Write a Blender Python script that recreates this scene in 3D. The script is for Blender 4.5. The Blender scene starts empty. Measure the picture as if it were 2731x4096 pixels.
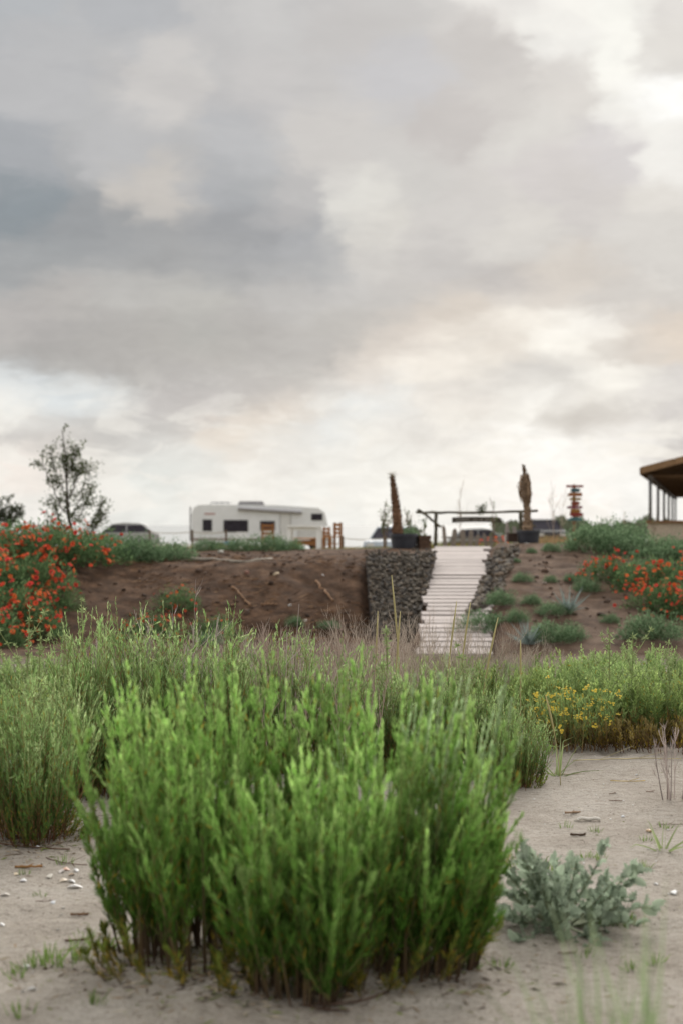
import bpy, math, random
import numpy as np
R = math.radians
scene = bpy.context.scene
col = scene.collection
rs = np.random.RandomState

# ------------------------------------------------------------------ camera
EYE = 1.3          # eye height above the sand
FPX = 5689.0       # focal length in photograph pixels (50 mm lens, 24x36 upright)
HOR = 2100.0       # row of the horizon
cam_d = bpy.data.cameras.new('camera'); cam = bpy.data.objects.new('camera', cam_d); col.objects.link(cam)
cam.location = (0, 0, EYE); cam.rotation_euler = (R(90), 0, 0)
cam_d.sensor_fit = 'AUTO'; cam_d.sensor_width = 36; cam_d.lens = 50
cam_d.shift_y = (HOR - 2048) / 4096
cam_d.clip_start = 0.05; cam_d.clip_end = 9000
cam_d.dof.use_dof = True; cam_d.dof.focus_distance = 7.8; cam_d.dof.aperture_fstop = 2.25
cam_d.dof.aperture_blades = 9
scene.camera = cam

# ------------------------------------------------------------------ light, exposure
SUN_AZ, SUN_EL = R(14), R(27)      # ahead of the camera, to the right, behind cloud
sun_d = bpy.data.lights.new('sun', 'SUN'); sun = bpy.data.objects.new('sun', sun_d); col.objects.link(sun)
sun_d.energy = 2.7; sun_d.angle = R(24); sun_d.color = (1, 0.95, 0.88)
from mathutils import Vector, Matrix
sdir = Vector((math.sin(SUN_AZ) * math.cos(SUN_EL), math.cos(SUN_AZ) * math.cos(SUN_EL), math.sin(SUN_EL)))
sun.rotation_euler = sdir.to_track_quat('Z', 'Y').to_euler()
scene.view_settings.view_transform = 'Standard'; scene.view_settings.look = 'None'
scene.view_settings.exposure = 0.0; scene.view_settings.gamma = 1
scene.cycles.use_denoising = True
scene.cycles.max_bounces = 6; scene.cycles.diffuse_bounces = 3; scene.cycles.transmission_bounces = 4
scene.cycles.transparent_max_bounces = 8

# ------------------------------------------------------------------ world: clouds by direction over a physical sky
def lin(c):
    c = np.asarray(c, float) / 255.0
    return np.where(c <= 0.04045, c / 12.92, ((c + 0.055) / 1.055) ** 2.4)

SKY = [  # azimuth and elevation in units of 1/3266 rad from (784,1205), colour
(60,40,184,187,190),(300,60,182,184,187),(600,40,198,197,196),(900,40,196,195,194),(1180,40,226,224,220),(1290,95,233,232,227),(1430,60,237,237,231),(1540,40,214,212,209),
(100,250,189,189,190),(350,230,204,201,198),(600,250,198,196,195),(850,110,194,192,191),(1300,250,212,209,205),(1425,190,238,238,232),(1540,180,214,212,208),(1510,270,248,249,247),
(60,400,170,173,177),(300,370,188,188,189),(560,330,188,189,191),(750,350,202,199,196),(950,420,203,201,198),(1540,380,230,229,225),(1460,300,232,231,226),
(360,450,198,193,187),(77,513,145,154,160),(538,538,163,165,168),(205,538,156,159,162),(359,590,167,168,169),(692,564,174,176,179),(51,640,170,172,173),(520,450,176,178,181),(640,470,186,185,185),(500,640,172,173,174),
(461,690,193,191,186),(128,700,190,186,182),(359,765,183,180,176),(560,740,182,179,176),(154,850,178,175,172),(461,830,187,184,180),(718,830,188,185,182),(640,690,190,188,186),(700,900,196,193,190),
(307,990,194,191,188),(110,925,214,222,226),(31,945,243,241,234),(220,930,216,221,223),(51,1000,203,200,197),(461,930,199,194,192),(600,900,196,192,189),(680,935,228,216,203),(540,1000,230,220,208),(769,974,222,225,225),(640,1020,228,226,221),
(359,1076,224,227,223),(51,1076,241,233,225),(512,1128,237,235,229),(307,1153,233,234,229),(700,1180,237,237,232),(100,1170,239,236,230),(180,1040,222,216,210),
(918,205,194,194,197),(1123,154,196,193,191),(1020,333,195,191,189),(1148,256,202,199,196),(1225,333,211,209,205),(1277,410,204,200,199),(1405,380,205,202,203),(1328,461,205,201,199),(841,530,212,209,203),(1071,512,204,201,198),(1174,564,211,208,203),(1482,512,215,212,207),(850,600,206,203,199),
(1174,666,189,185,183),(1071,620,196,193,191),(1292,660,209,202,194),(1430,692,205,201,197),(1533,641,214,211,206),(900,680,196,193,190),
(815,743,190,187,183),(943,785,213,204,195),(1046,718,211,202,192),(995,822,246,239,228),(1200,735,238,232,222),(1302,784,243,239,230),(1123,800,215,207,198),(1430,810,205,199,193),(1523,780,223,211,198),(1090,830,236,230,220),
(1148,866,209,206,202),(841,875,222,213,204),(1277,871,209,206,202),(1394,880,243,240,232),(1353,945,202,198,193),(1507,923,207,204,202),(1558,1015,192,190,190),(1440,930,214,211,207),
(1210,923,245,243,237),(1123,933,221,217,211),(1071,923,240,233,224),(1020,990,221,218,213),(841,974,237,234,227),(892,897,226,227,225),(790,933,224,228,229),(930,960,228,226,222),
(1225,1025,248,247,243),(1379,1051,241,240,236),(918,1128,241,240,234),(1277,1153,246,244,240),(1456,1010,237,235,231),(1100,1060,238,236,231),(830,1080,234,233,228),(1530,1130,240,240,237),
(560,460,168,171,174),(300,600,164,166,168),(100,610,162,165,167),(700,620,180,181,182),(820,490,216,214,208),(780,680,198,196,194),(300,680,191,189,185),(60,760,186,182,179),(250,770,180,177,174),(450,760,182,181,177),
(300,860,180,177,174),(450,880,191,188,186),(640,860,184,181,178),(1080,815,238,231,220),(1330,765,242,239,232),(1250,690,211,204,197),(1100,900,216,212,207),(1390,895,241,238,231),(1520,920,206,203,203),(720,930,222,215,206),(850,930,226,228,227),
(60,920,219,224,226),(40,950,242,238,230),(150,925,213,219,222),(250,935,222,222,218),(400,950,197,194,192),(330,1020,214,213,210),(200,1010,200,198,195),(420,1040,224,224,220)]
SKY = np.array(SKY, float)
sk_p = SKY[:, :2]; sk_c = lin(SKY[:, 2:]); sk_c = sk_c * .8 + sk_c.mean(1, keepdims=True) * .2; sk_c = .60 * (sk_c / .60) ** 1.16
def sky_at(x, y):
    d2 = ((sk_p[:, 0] - x) / (1.2 + .8 * min(1, max(0, (y - 450) / 300)))) ** 2 + (sk_p[:, 1] - y) ** 2
    w = np.exp(-d2 / (2 * 25.0 ** 2)) + 1e-4 * np.exp(-d2 / (2 * 150.0 ** 2)) + 1e-12
    return (w[:, None] * sk_c).sum(0) / w.sum()
ROWS = [1195, 1150, 1110, 1075, 1045, 1015, 985, 960, 935, 910, 885, 860, 830, 800, 770, 735, 700, 665, 630, 590, 550, 510, 470, 430, 385, 340, 295, 250, 200, 150, 100, 50, 10]

world = bpy.data.worlds.new('World'); scene.world = world; world.use_nodes = True
nt = world.node_tree; nt.nodes.clear(); NL = nt.links
def N(tp, **k):
    n = nt.nodes.new(tp)
    for a, b in k.items(): setattr(n, a, b)
    return n
def M(op, a, b=None, c=None, clamp=False):
    n = N('ShaderNodeMath', operation=op, use_clamp=clamp)
    for i, v in enumerate((a, b, c)):
        if v is None: continue
        if isinstance(v, (int, float)): n.inputs[i].default_value = v
        else: NL.new(v, n.inputs[i])
    return n.outputs[0]
def smooth(v, a, b):
    n = N('ShaderNodeMapRange', interpolation_type='SMOOTHSTEP'); NL.new(v, n.inputs[0])
    n.inputs[1].default_value = a; n.inputs[2].default_value = b
    return n.outputs[0]
def MIX(f, a, b, blend='MIX'):
    n = N('ShaderNodeMix', data_type='RGBA', blend_type=blend)
    if isinstance(f, (int, float)): n.inputs[0].default_value = f
    else: NL.new(f, n.inputs[0])
    for i, v in ((6, a), (7, b)):
        if isinstance(v, tuple): n.inputs[i].default_value = (*v, 1)
        else: NL.new(v, n.inputs[i])
    return n.outputs[2]
tc = N('ShaderNodeTexCoord'); DIR = tc.outputs['Generated']
def noise(vec, scale, detail=5, rough=0.55, dist=0.0):
    n = N('ShaderNodeTexNoise'); NL.new(vec, n.inputs['Vector'])
    n.inputs['Scale'].default_value = scale; n.inputs['Detail'].default_value = detail
    n.inputs['Roughness'].default_value = rough; n.inputs['Distortion'].default_value = dist
    return n
sep = N('ShaderNodeSeparateXYZ'); NL.new(DIR, sep.inputs[0])
mp = N('ShaderNodeMapping'); NL.new(DIR, mp.inputs[0]); mp.inputs['Scale'].default_value = (1, 1, 2.4)
n_big = noise(mp.outputs[0], 9, 4, 0.55, 0.3); n_small = noise(mp.outputs[0], 30, 5, 0.6, 0.4)
s_big = N('ShaderNodeSeparateXYZ'); NL.new(n_big.outputs['Color'], s_big.inputs[0])
s_sm = N('ShaderNodeSeparateXYZ'); NL.new(n_small.outputs['Color'], s_sm.inputs[0])
az = M('ARCTAN2', sep.outputs[0], sep.outputs[1]); el = M('ARCSINE', sep.outputs[2])
lowsky = smooth(el, 0.33, 0.0)
def warp(base, k, a0, a1):
    a = M('MULTIPLY_ADD', M('SUBTRACT', s_big.outputs[k], 0.5), a0, base)
    return M('MULTIPLY_ADD', M('SUBTRACT', s_sm.outputs[k], 0.5), a1, a)
U = warp(az, 0, .055, .040); Vv = warp(el, 1, .022, .017)
Un = M('ADD', M('MULTIPLY', U, 1 / 0.50), 0.5, clamp=True)
prev = None; pv = None
for ry in ROWS:
    ramp = N('ShaderNodeValToRGB'); cr = ramp.color_ramp; cr.interpolation = 'EASE'
    xs = np.linspace(0, 1, 32)
    while len(cr.elements) < len(xs): cr.elements.new(0.5)
    for e, x in zip(cr.elements, xs):
        e.position = x
    for e, x in zip(cr.elements, xs):
        c = sky_at((x - 0.5) * 0.50 * 3266 + 784, ry); e.color = (*c, 1)
    NL.new(Un, ramp.inputs[0]); v = (1205.5 - ry) / 3266
    if prev is None: prev = ramp.outputs[0]
    else: prev = MIX(smooth(Vv, pv, v), prev, ramp.outputs[0])
    pv = v
# billow detail on the cloud, stronger near the ground
det = noise(mp.outputs[0], 16, 8, 0.62, 0.5)
det2 = noise(mp.outputs[0], 42, 8, 0.6, 0.8)
dv = M('ADD', M('MULTIPLY', M('SUBTRACT', det.outputs['Fac'], 0.5), 0.16), M('MULTIPLY', M('SUBTRACT', det2.outputs['Fac'], 0.5), M('MULTIPLY_ADD', lowsky, 0.26, 0.06)))
puffn = noise(mp.outputs[0], 15, 9, 0.6, 0.6); bankm = N('ShaderNodeMapping'); NL.new(DIR, bankm.inputs[0]); bankm.inputs['Scale'].default_value = (1, 1, 3.0); bankm.inputs['Location'].default_value = (3, 1, 2)
bankn = noise(bankm.outputs[0], 6, 7, 0.55, 0.4)
puff = M('MULTIPLY', M('MULTIPLY', smooth(puffn.outputs['Fac'], 0.50, 0.60), smooth(el, 0.125, 0.05)), 0.60)
prev = MIX(puff, prev, (0.90, 0.875, 0.82))
bank_ = M('MULTIPLY', M('MULTIPLY', smooth(bankn.outputs['Fac'], 0.48, 0.60), smooth(el, 0.06, 0.14)), 0.6)
prev = MIX(bank_, prev, (0.88, 0.885, 0.90), 'MULTIPLY')
cl = N('ShaderNodeVectorMath', operation='SCALE'); NL.new(prev, cl.inputs[0]); NL.new(M('ADD', dv, 1.0), cl.inputs['Scale'])
# beyond the frame: overcast brightened to light the ground, dimmed low behind the camera
over = noise(mp.outputs[0], 3, 5, 0.6); 
ovr = N('ShaderNodeValToRGB'); ovr.color_ramp.elements[0].color = (0.85, 0.87, 0.90, 1); ovr.color_ramp.elements[1].color = (1.75, 1.70, 1.62, 1)
ovr.color_ramp.elements[0].position = 0.3; ovr.color_ramp.elements[1].position = 0.7
NL.new(over.outputs['Fac'], ovr.inputs[0])
behind = smooth(sep.outputs[1], 0.25, -0.45); lowel = smooth(el, 1.1, 0.35)
dim = M('MULTIPLY_ADD', M('MULTIPLY', behind, lowel), -0.66, 1.12)
ovs = N('ShaderNodeVectorMath', operation='SCALE'); NL.new(ovr.outputs[0], ovs.inputs[0]); NL.new(dim, ovs.inputs['Scale'])
edge = M('MAXIMUM', smooth(el, 0.40, 0.62), smooth(M('ABSOLUTE', az), 0.30, 0.6))
clouds = MIX(edge, cl.outputs[0], ovs.outputs[0])
sky = N('ShaderNodeTexSky', sky_type='NISHITA', sun_disc=False)
sky.sun_elevation = SUN_EL; sky.sun_rotation = SUN_AZ; sky.dust_density = 2.0
bg1 = N('ShaderNodeBackground'); NL.new(clouds, bg1.inputs[0]); bg1.inputs[1].default_value = 1.0
bg2 = N('ShaderNodeBackground'); NL.new(sky.outputs[0], bg2.inputs[0]); bg2.inputs[1].default_value = 0.08
ms = N('ShaderNodeMixShader'); ms.inputs[0].default_value = 0.04
NL.new(bg1.outputs[0], ms.inputs[1]); NL.new(bg2.outputs[0], ms.inputs[2])
wo = N('ShaderNodeOutputWorld'); NL.new(ms.outputs[0], wo.inputs[0])

# ------------------------------------------------------------------ materials
def mat(name, color=None, rough=0.6, attr=False, transl=0.0, noise_amt=0.0, nscale=8.0, bump=0.0, bscale=40.0, metal=0.0, spec=0.5, stretch=(1, 1, 1)):
    m = bpy.data.materials.new(name); m.use_nodes = True; t = m.node_tree; L = t.links
    b = t.nodes['Principled BSDF']; b.inputs['Roughness'].default_value = rough; b.inputs['Metallic'].default_value = metal
    b.inputs['Specular IOR Level'].default_value = spec
    if attr:
        a = t.nodes.new('ShaderNodeAttribute'); a.attribute_name = 'tint'; c = a.outputs['Color']
    else:
        rgb = t.nodes.new('ShaderNodeRGB'); rgb.outputs[0].default_value = (*color, 1); c = rgb.outputs[0]
    gc = t.nodes.new('ShaderNodeTexCoord'); mpn = t.nodes.new('ShaderNodeMapping'); mpn.inputs['Scale'].default_value = stretch
    L.new(gc.outputs['Object'], mpn.inputs[0])
    if noise_amt:
        n = t.nodes.new('ShaderNodeTexNoise'); n.inputs['Scale'].default_value = nscale; n.inputs['Detail'].default_value = 6; n.inputs['Roughness'].default_value = 0.65
        L.new(mpn.outputs[0], n.inputs['Vector'])
        r = t.nodes.new('ShaderNodeMapRange'); r.inputs[1].default_value = 0.25; r.inputs[2].default_value = 0.75
        r.inputs[3].default_value = 1 - noise_amt; r.inputs[4].default_value = 1 + noise_amt
        L.new(n.outputs['Fac'], r.inputs[0])
        s = t.nodes.new('ShaderNodeVectorMath'); s.operation = 'SCALE'; L.new(c, s.inputs[0]); L.new(r.outputs[0], s.inputs['Scale']); c = s.outputs[0]
    L.new(c, b.inputs['Base Color'])
    if bump:
        n2 = t.nodes.new('ShaderNodeTexNoise'); n2.inputs['Scale'].default_value = bscale; n2.inputs['Detail'].default_value = 5
        L.new(mpn.outputs[0], n2.inputs['Vector'])
        bp = t.nodes.new('ShaderNodeBump'); bp.inputs['Strength'].default_value = bump; bp.inputs['Distance'].default_value = 0.02
        L.new(n2.outputs['Fac'], bp.inputs['Height']); L.new(bp.outputs[0], b.inputs['Normal'])
    if transl:
        tr = t.nodes.new('ShaderNodeBsdfTranslucent'); L.new(c, tr.inputs[0])
        mx = t.nodes.new('ShaderNodeMixShader'); mx.inputs[0].default_value = transl
        L.new(b.outputs[0], mx.inputs[1]); L.new(tr.outputs[0], mx.inputs[2])
        L.new(mx.outputs[0], t.nodes['Material Output'].inputs[0])
    return m
M_leaf = mat('leaf', attr=True, rough=0.65, transl=0.50, spec=0.14)
M_petal = mat('petal', attr=True, rough=0.6, transl=0.25, spec=0.2)
M_stem = mat('stem', attr=True, rough=0.8, spec=0.2)
M_wood = mat('weathered_wood', attr=True, rough=0.85, noise_amt=0.35, nscale=12, bump=0.4, bscale=60, spec=0.2)
M_stone = mat('rubble_stone', attr=True, rough=0.9, noise_amt=0.3, nscale=14, bump=0.6, bscale=50, spec=0.2)
M_paint = mat('paint', attr=True, rough=0.4, noise_amt=0.07, nscale=3)
M_glass = mat('dark_glass', (0.045, 0.040, 0.05), rough=0.45, noise_amt=0.4, nscale=5, spec=0.06)
M_rubber = mat('rubber', (0.02, 0.02, 0.022), rough=0.8, noise_amt=0.2)
M_plastic = mat('pot_plastic', (0.035, 0.038, 0.048), rough=0.5, noise_amt=0.35, nscale=6)
M_bark = mat('palm_fibre', attr=True, rough=0.95, noise_amt=0.45, nscale=18, bump=0.9, bscale=30, spec=0.1, stretch=(1, 1, 2.5))
M_shell = mat('shell', attr=True, rough=0.45, noise_amt=0.12, nscale=60)
M_deck = mat('deck_board', attr=True, rough=0.85, noise_amt=0.26, nscale=7, bump=0.25, bscale=30, spec=0.2, stretch=(0.6, 6, 6))
M_roof = mat('reed_roof', attr=True, rough=0.95, noise_amt=0.35, nscale=4, bump=0.8, bscale=25, spec=0.1)

# ------------------------------------------------------------------ mesh batches
class Batch:
    def __init__(s): s.v = []; s.f = {}; s.c = []; s.n = 0
    def add(s, v, f, c):
        v = np.asarray(v, float).reshape(-1, 3); f = np.asarray(f, int)
        c = np.asarray(c, float)
        if c.ndim == 1: c = np.tile(c, (len(v), 1))
        s.f.setdefault(f.shape[1], []).append(f + s.n); s.v.append(v); s.c.append(c); s.n += len(v)
    def mesh(s, name, m, smooth=False):
        me = bpy.data.meshes.new(name)
        v = np.concatenate(s.v); c = np.concatenate(s.c)
        loops = []; tot = []
        for k, fl in s.f.items():
            f = np.concatenate(fl); loops.append(f.ravel()); tot.append(np.full(len(f), k))
        loops = np.concatenate(loops); tot = np.concatenate(tot)
        st = np.concatenate(([0], np.cumsum(tot)[:-1]))
        me.vertices.add(len(v)); me.vertices.foreach_set('co', v.ravel().astype(np.float32))
        me.loops.add(len(loops)); me.loops.foreach_set('vertex_index', loops.astype(np.int32))
        me.polygons.add(len(tot)); me.polygons.foreach_set('loop_start', st.astype(np.int32))
        me.polygons.foreach_set('loop_total', tot.astype(np.int32))
        me.polygons.foreach_set('use_smooth', np.full(len(tot), smooth))
        a = me.color_attributes.new('tint', 'FLOAT_COLOR', 'POINT')
        a.data.foreach_set('color', np.concatenate([c, np.ones((len(c), 1))], 1).ravel().astype(np.float32))
        me.update(calc_edges=True); me.validate(); me.materials.append(m)
        return me
    def build(s, name, m, parent=None, smooth=False, loc=None):
        return link(name, s.mesh(name, m, smooth), parent, loc)
def link(name, me, parent=None, loc=None):
    o = bpy.data.objects.new(name, me); col.objects.link(o)
    if parent: o.parent = parent
    if loc is not None: o.location = loc
    return o
def thing(name, label, cat, loc=(0, 0, 0), rz=0, group=None, sc=1.0):
    o = bpy.data.objects.new(name, None); col.objects.link(o)
    o.location = loc; o.rotation_euler = (0, 0, rz); o.scale = (sc,) * 3 if isinstance(sc, (int, float)) else sc
    o.empty_display_size = 0.1
    return tag(o, label, cat, group)
def tag(o, label, cat, group=None):
    o['label'] = label; o['category'] = cat
    if group: o['group'] = group
    return o
def copy_thing(root, label, loc, rz=0, sc=1.0, group=None):
    r = root.copy(); col.objects.link(r); r.location = loc; r.rotation_euler = (0, 0, rz)
    r.scale = (sc,) * 3 if isinstance(sc, (int, float)) else sc
    r['label'] = label
    if group: r['group'] = group
    for ch in list(root.children):
        c = ch.copy(); col.objects.link(c); c.parent = r
        for g in ch.children:
            d = g.copy(); col.objects.link(d); d.parent = c
    return r
def nrm(a): return a / (np.linalg.norm(a, axis=-1, keepdims=True) + 1e-9)
def leaves(b, P, D, L, W, C, rng, fold=0.15, mid=0.45):
    n = len(P); L = np.broadcast_to(L, (n,))[:, None]; W = np.broadcast_to(W, (n,))[:, None]
    S = nrm(np.cross(D, rng.normal(size=(n, 3)))); Nn = np.cross(S, D)
    a = P; m_ = P + D * L * mid; t = P + D * L - Nn * L * fold * rng.uniform(-.3, 1, (n, 1))
    v = np.stack([a, m_ + S * W / 2 + Nn * W * .2, t, m_ - S * W / 2 + Nn * W * .2], 1).reshape(-1, 3)
    f = np.arange(4 * n).reshape(n, 4)
    b.add(v, f, np.repeat(np.broadcast_to(C, (n, 3)), 4, 0))
def tubes(b, paths, radii, C, sides=3):
    paths = np.asarray(paths, float); n, k, _ = paths.shape
    radii = np.broadcast_to(radii, (n, k))
    T = np.gradient(paths, axis=1); T = nrm(T)
    ref = np.where(np.abs(T[..., 2:3]) > .9, np.array([1., 0, 0]), np.array([0, 0, 1.]))
    A = nrm(np.cross(T, ref)); Bv = np.cross(T, A)
    ang = np.arange(sides) * 2 * np.pi / sides
    v = paths[:, :, None] + radii[:, :, None, None] * (np.cos(ang)[None, None, :, None] * A[:, :, None] + np.sin(ang)[None, None, :, None] * Bv[:, :, None])
    idx = np.arange(n * k * sides).reshape(n, k, sides)
    q = np.stack([idx[:, :-1], np.roll(idx, -1, 2)[:, :-1], np.roll(idx, -1, 2)[:, 1:], idx[:, 1:]], -1).reshape(-1, 4)
    C = np.asarray(C, float)
    if C.ndim == 1: c = np.tile(C, (n * k * sides, 1))
    elif C.ndim == 2: c = np.repeat(C, k * sides, 0)
    else: c = np.repeat(C.reshape(n * k, 3), sides, 0)
    b.add(v, q, c)
    if sides > 3:
        caps = np.concatenate([idx[:, 0, ::-1], idx[:, -1]]); off = b.n - n * k * sides
        b.f.setdefault(sides, []).append(caps + off)
def box(b, c, s, colr, M3=None, taper=1.0):
    x, y, z = np.asarray(s) / 2
    v = np.array([[-x, -y, -z], [x, -y, -z], [x, y, -z], [-x, y, -z], [-x * taper, -y * taper, z], [x * taper, -y * taper, z], [x * taper, y * taper, z], [-x * taper, y * taper, z]])
    if M3 is not None: v = v @ np.asarray(M3).T
    b.add(v + np.asarray(c), [[0, 3, 2, 1], [4, 5, 6, 7], [0, 1, 5, 4], [1, 2, 6, 5], [2, 3, 7, 6], [3, 0, 4, 7]], colr)
def rotm(rx=0, ry=0, rz=0): return np.array(Matrix.Rotation(rz, 3, 'Z') @ Matrix.Rotation(ry, 3, 'Y') @ Matrix.Rotation(rx, 3, 'X'))
def lathe(b, prof, colr, seg=24, jit=0, rng=None, center=(0, 0)):
    prof = np.asarray(prof, float); k = len(prof); a = np.arange(seg) * 2 * np.pi / seg
    v = np.stack([prof[:, None, 0] * np.cos(a) + center[0], prof[:, None, 0] * np.sin(a) + center[1], np.broadcast_to(prof[:, None, 1], (k, seg))], -1)
    if jit: v += rng.normal(scale=jit, size=v.shape)
    idx = np.arange(k * seg).reshape(k, seg)
    q = np.stack([idx[:-1], np.roll(idx, -1, 1)[:-1], np.roll(idx, -1, 1)[1:], idx[1:]], -1).reshape(-1, 4)
    c = np.asarray(colr, float)
    b.add(v.reshape(-1, 3), q, c if c.ndim == 1 else np.repeat(c, seg, 0))
def prism(b, pts, y0, y1, colr):
    """outline in x,z pushed from y0 to y1"""
    n = len(pts); p = np.asarray(pts, float)
    v = np.concatenate([np.c_[p[:, 0], np.full(n, y0), p[:, 1]], np.c_[p[:, 0], np.full(n, y1), p[:, 1]]])
    off = b.n; b.add(v, [[i, (i + 1) % n, n + (i + 1) % n, n + i] for i in range(n)], colr)
    b.f.setdefault(n, []).append(np.array([list(range(n))[::-1]]) + off); b.f[n].append(np.array([list(range(n, 2 * n))]) + off)
def X(px, d): return (px - 1365.5) / FPX * d
def Z(py, d): return EYE - (py - HOR) / FPX * d

# ------------------------------------------------------------------ ground
_r = rs(5)
def make_noise(n, k0, k1, seed):
    r = rs(seed); k = np.exp(r.uniform(np.log(k0), np.log(k1), n)); a = r.uniform(0, 2 * np.pi, n)
    kx, ky, ph = k * np.cos(a), k * np.sin(a), r.uniform(0, 6.28, n); am = (k0 / k) ** 0.7
    return lambda x, y: sum(am[i] * np.sin(kx[i] * x + ky[i] * y + ph[i]) for i in range(n)) / math.sqrt(n)
nz_lo = make_noise(10, 0.5, 3, 1); nz_mid = make_noise(22, 3, 16, 2); nz_hi = make_noise(40, 18, 70, 3); nz_bank = make_noise(24, 1.2, 9, 4); nz_fine = make_noise(40, 7, 34, 6); nz_gul = make_noise(16, 2.5, 9, 7)
DENTS = [(float(a), float(b), float(c)) for a, b, c in zip(rs(44).uniform(-2.0, 2.2, 26), rs(45).uniform(3.5, 8.0, 26), rs(46).uniform(.045, .085, 26))]
def sstep(a, b, x):
    t = np.clip((x - a) / (b - a), 0, 1); return t * t * (3 - 2 * t)
def walk_left(d): return 1.16 + 0.1 * (d - 20.8)
WALK_W = 1.0
def ramp_z(d): return np.interp(d, [17, 19.3, 27, 29.5], [-.42, -.4, .87, .82])
def ground(x, d):
    x = np.asarray(x, float); d = np.asarray(d, float)
    near = sstep(12, 9, d)
    z = near * (0.018 * nz_lo(x, d) + 0.010 * nz_mid(x, d) + 0.0030 * nz_hi(x, d) * sstep(11, 8, d))
    z = z + .03 * np.exp(-(((x + .15) / .62) ** 2 + ((d - 4.1) / .42) ** 2)) * (1 + .35 * nz_mid(x, d))
    for fx, fd, fr in DENTS: q = ((x - fx) / fr) ** 2 + ((d - fd) / (fr * 1.5)) ** 2; z = z - .016 * np.exp(-q) + .007 * np.exp(-(np.sqrt(q) - 1.5) ** 2 * 4)
    z = z + -0.4 * sstep(9.0, 15, d)
    back = EYE - 98 / FPX * d
    # left bank, right bank
    toe = 21.6 + .35 * np.sin(x * .9 + 1) - 1.6 * sstep(-3.2, -5.2, x)
    lip = 24.3 + .25 * np.sin(x * 1.3) - .5 * sstep(-3.0, -5.2, x)
    t = np.clip((d - toe) / (lip - toe), 0, 1)
    pl = -.4 + (1.09 - .05 * nz_bank(x * .6, 3)) * (t ** .85)
    pl = pl + sstep(lip, 27.4, d) * .15
    pl = pl + .05 * nz_bank(x, d) * sstep(20.5, 23, d) * sstep(27, 25, d)
    pl = pl - .22 * sstep(.25, .5, x) * sstep(25.4, 24.6, d) * sstep(20.9, 21.6, d)
    pr = np.interp(d, [18.6, 21, 24, 27, 28.2], [-.4, .02, .55, .95, .94]) + .04 * nz_bank(x + 7, d) * sstep(18.6, 21, d) * sstep(27, 25, d)
    pr = pr - .25 * sstep(4.2, 6.2, x) * sstep(26, 22, d)
    side = sstep(1.2, 1.7, x - (d - 22) * .1)
    bank = pl * (1 - side) + pr * side
    w = (x - walk_left(d))
    inw = sstep(-.16, -.02, w) * sstep(WALK_W + .16, WALK_W + .02, w)
    bank = bank * (1 - inw) + (ramp_z(d) - .07) * inw
    bank = bank + (.022 * nz_fine(x, d) * sstep(20.5, 21.5, d) + .05 * np.minimum(nz_gul(x, d * .35), 0)) * sstep(27, 25, d) * (1 - inw) * sstep(19, 21, d)
    k = sstep(17.5, 19, d)
    z = z * (1 - k) + bank * k
    top = sstep(27.3, 30, d)
    z = z * (1 - top) + np.maximum(back, -.1) * top
    return z - sstep(80, 95, d) * 1.2
def g1(x, d): return float(ground(np.array([x]), np.array([d]))[0])

rows = np.concatenate([np.linspace(-40, 1.0, 12)[:-1], np.linspace(1.0, 3.2, 40)[:-1], np.linspace(3.2, 9.2, 300)[:-1], np.linspace(9.2, 18, 60)[:-1], np.linspace(18, 29, 130)[:-1], np.linspace(29, 100, 50)[:-1], np.geomspace(100, 6000, 12)])
s = np.linspace(-1, 1, 301); s = np.sign(s) * np.abs(s) ** 1.45
D2, S2 = np.meshgrid(rows, s, indexing='ij'); HW = 5 + 0.62 * np.abs(D2); X2 = S2 * HW
Z2 = ground(X2, D2)
nr, nc = X2.shape; gi = np.arange(nr * nc).reshape(nr, nc)
gq = np.stack([gi[:-1, :-1], gi[:-1, 1:], gi[1:, 1:], gi[1:, :-1]], -1).reshape(-1, 4)
w_dirt = sstep(15.5, 18.5, D2 + .4 * nz_lo(X2, D2)); w_mead = sstep(27.2, 29, D2)
gb = Batch(); gb.add(np.stack([X2, D2, Z2], -1), gq, np.stack([w_dirt, w_mead, sstep(2.0, 3.2, X2)], -1).reshape(-1, 3))
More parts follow.
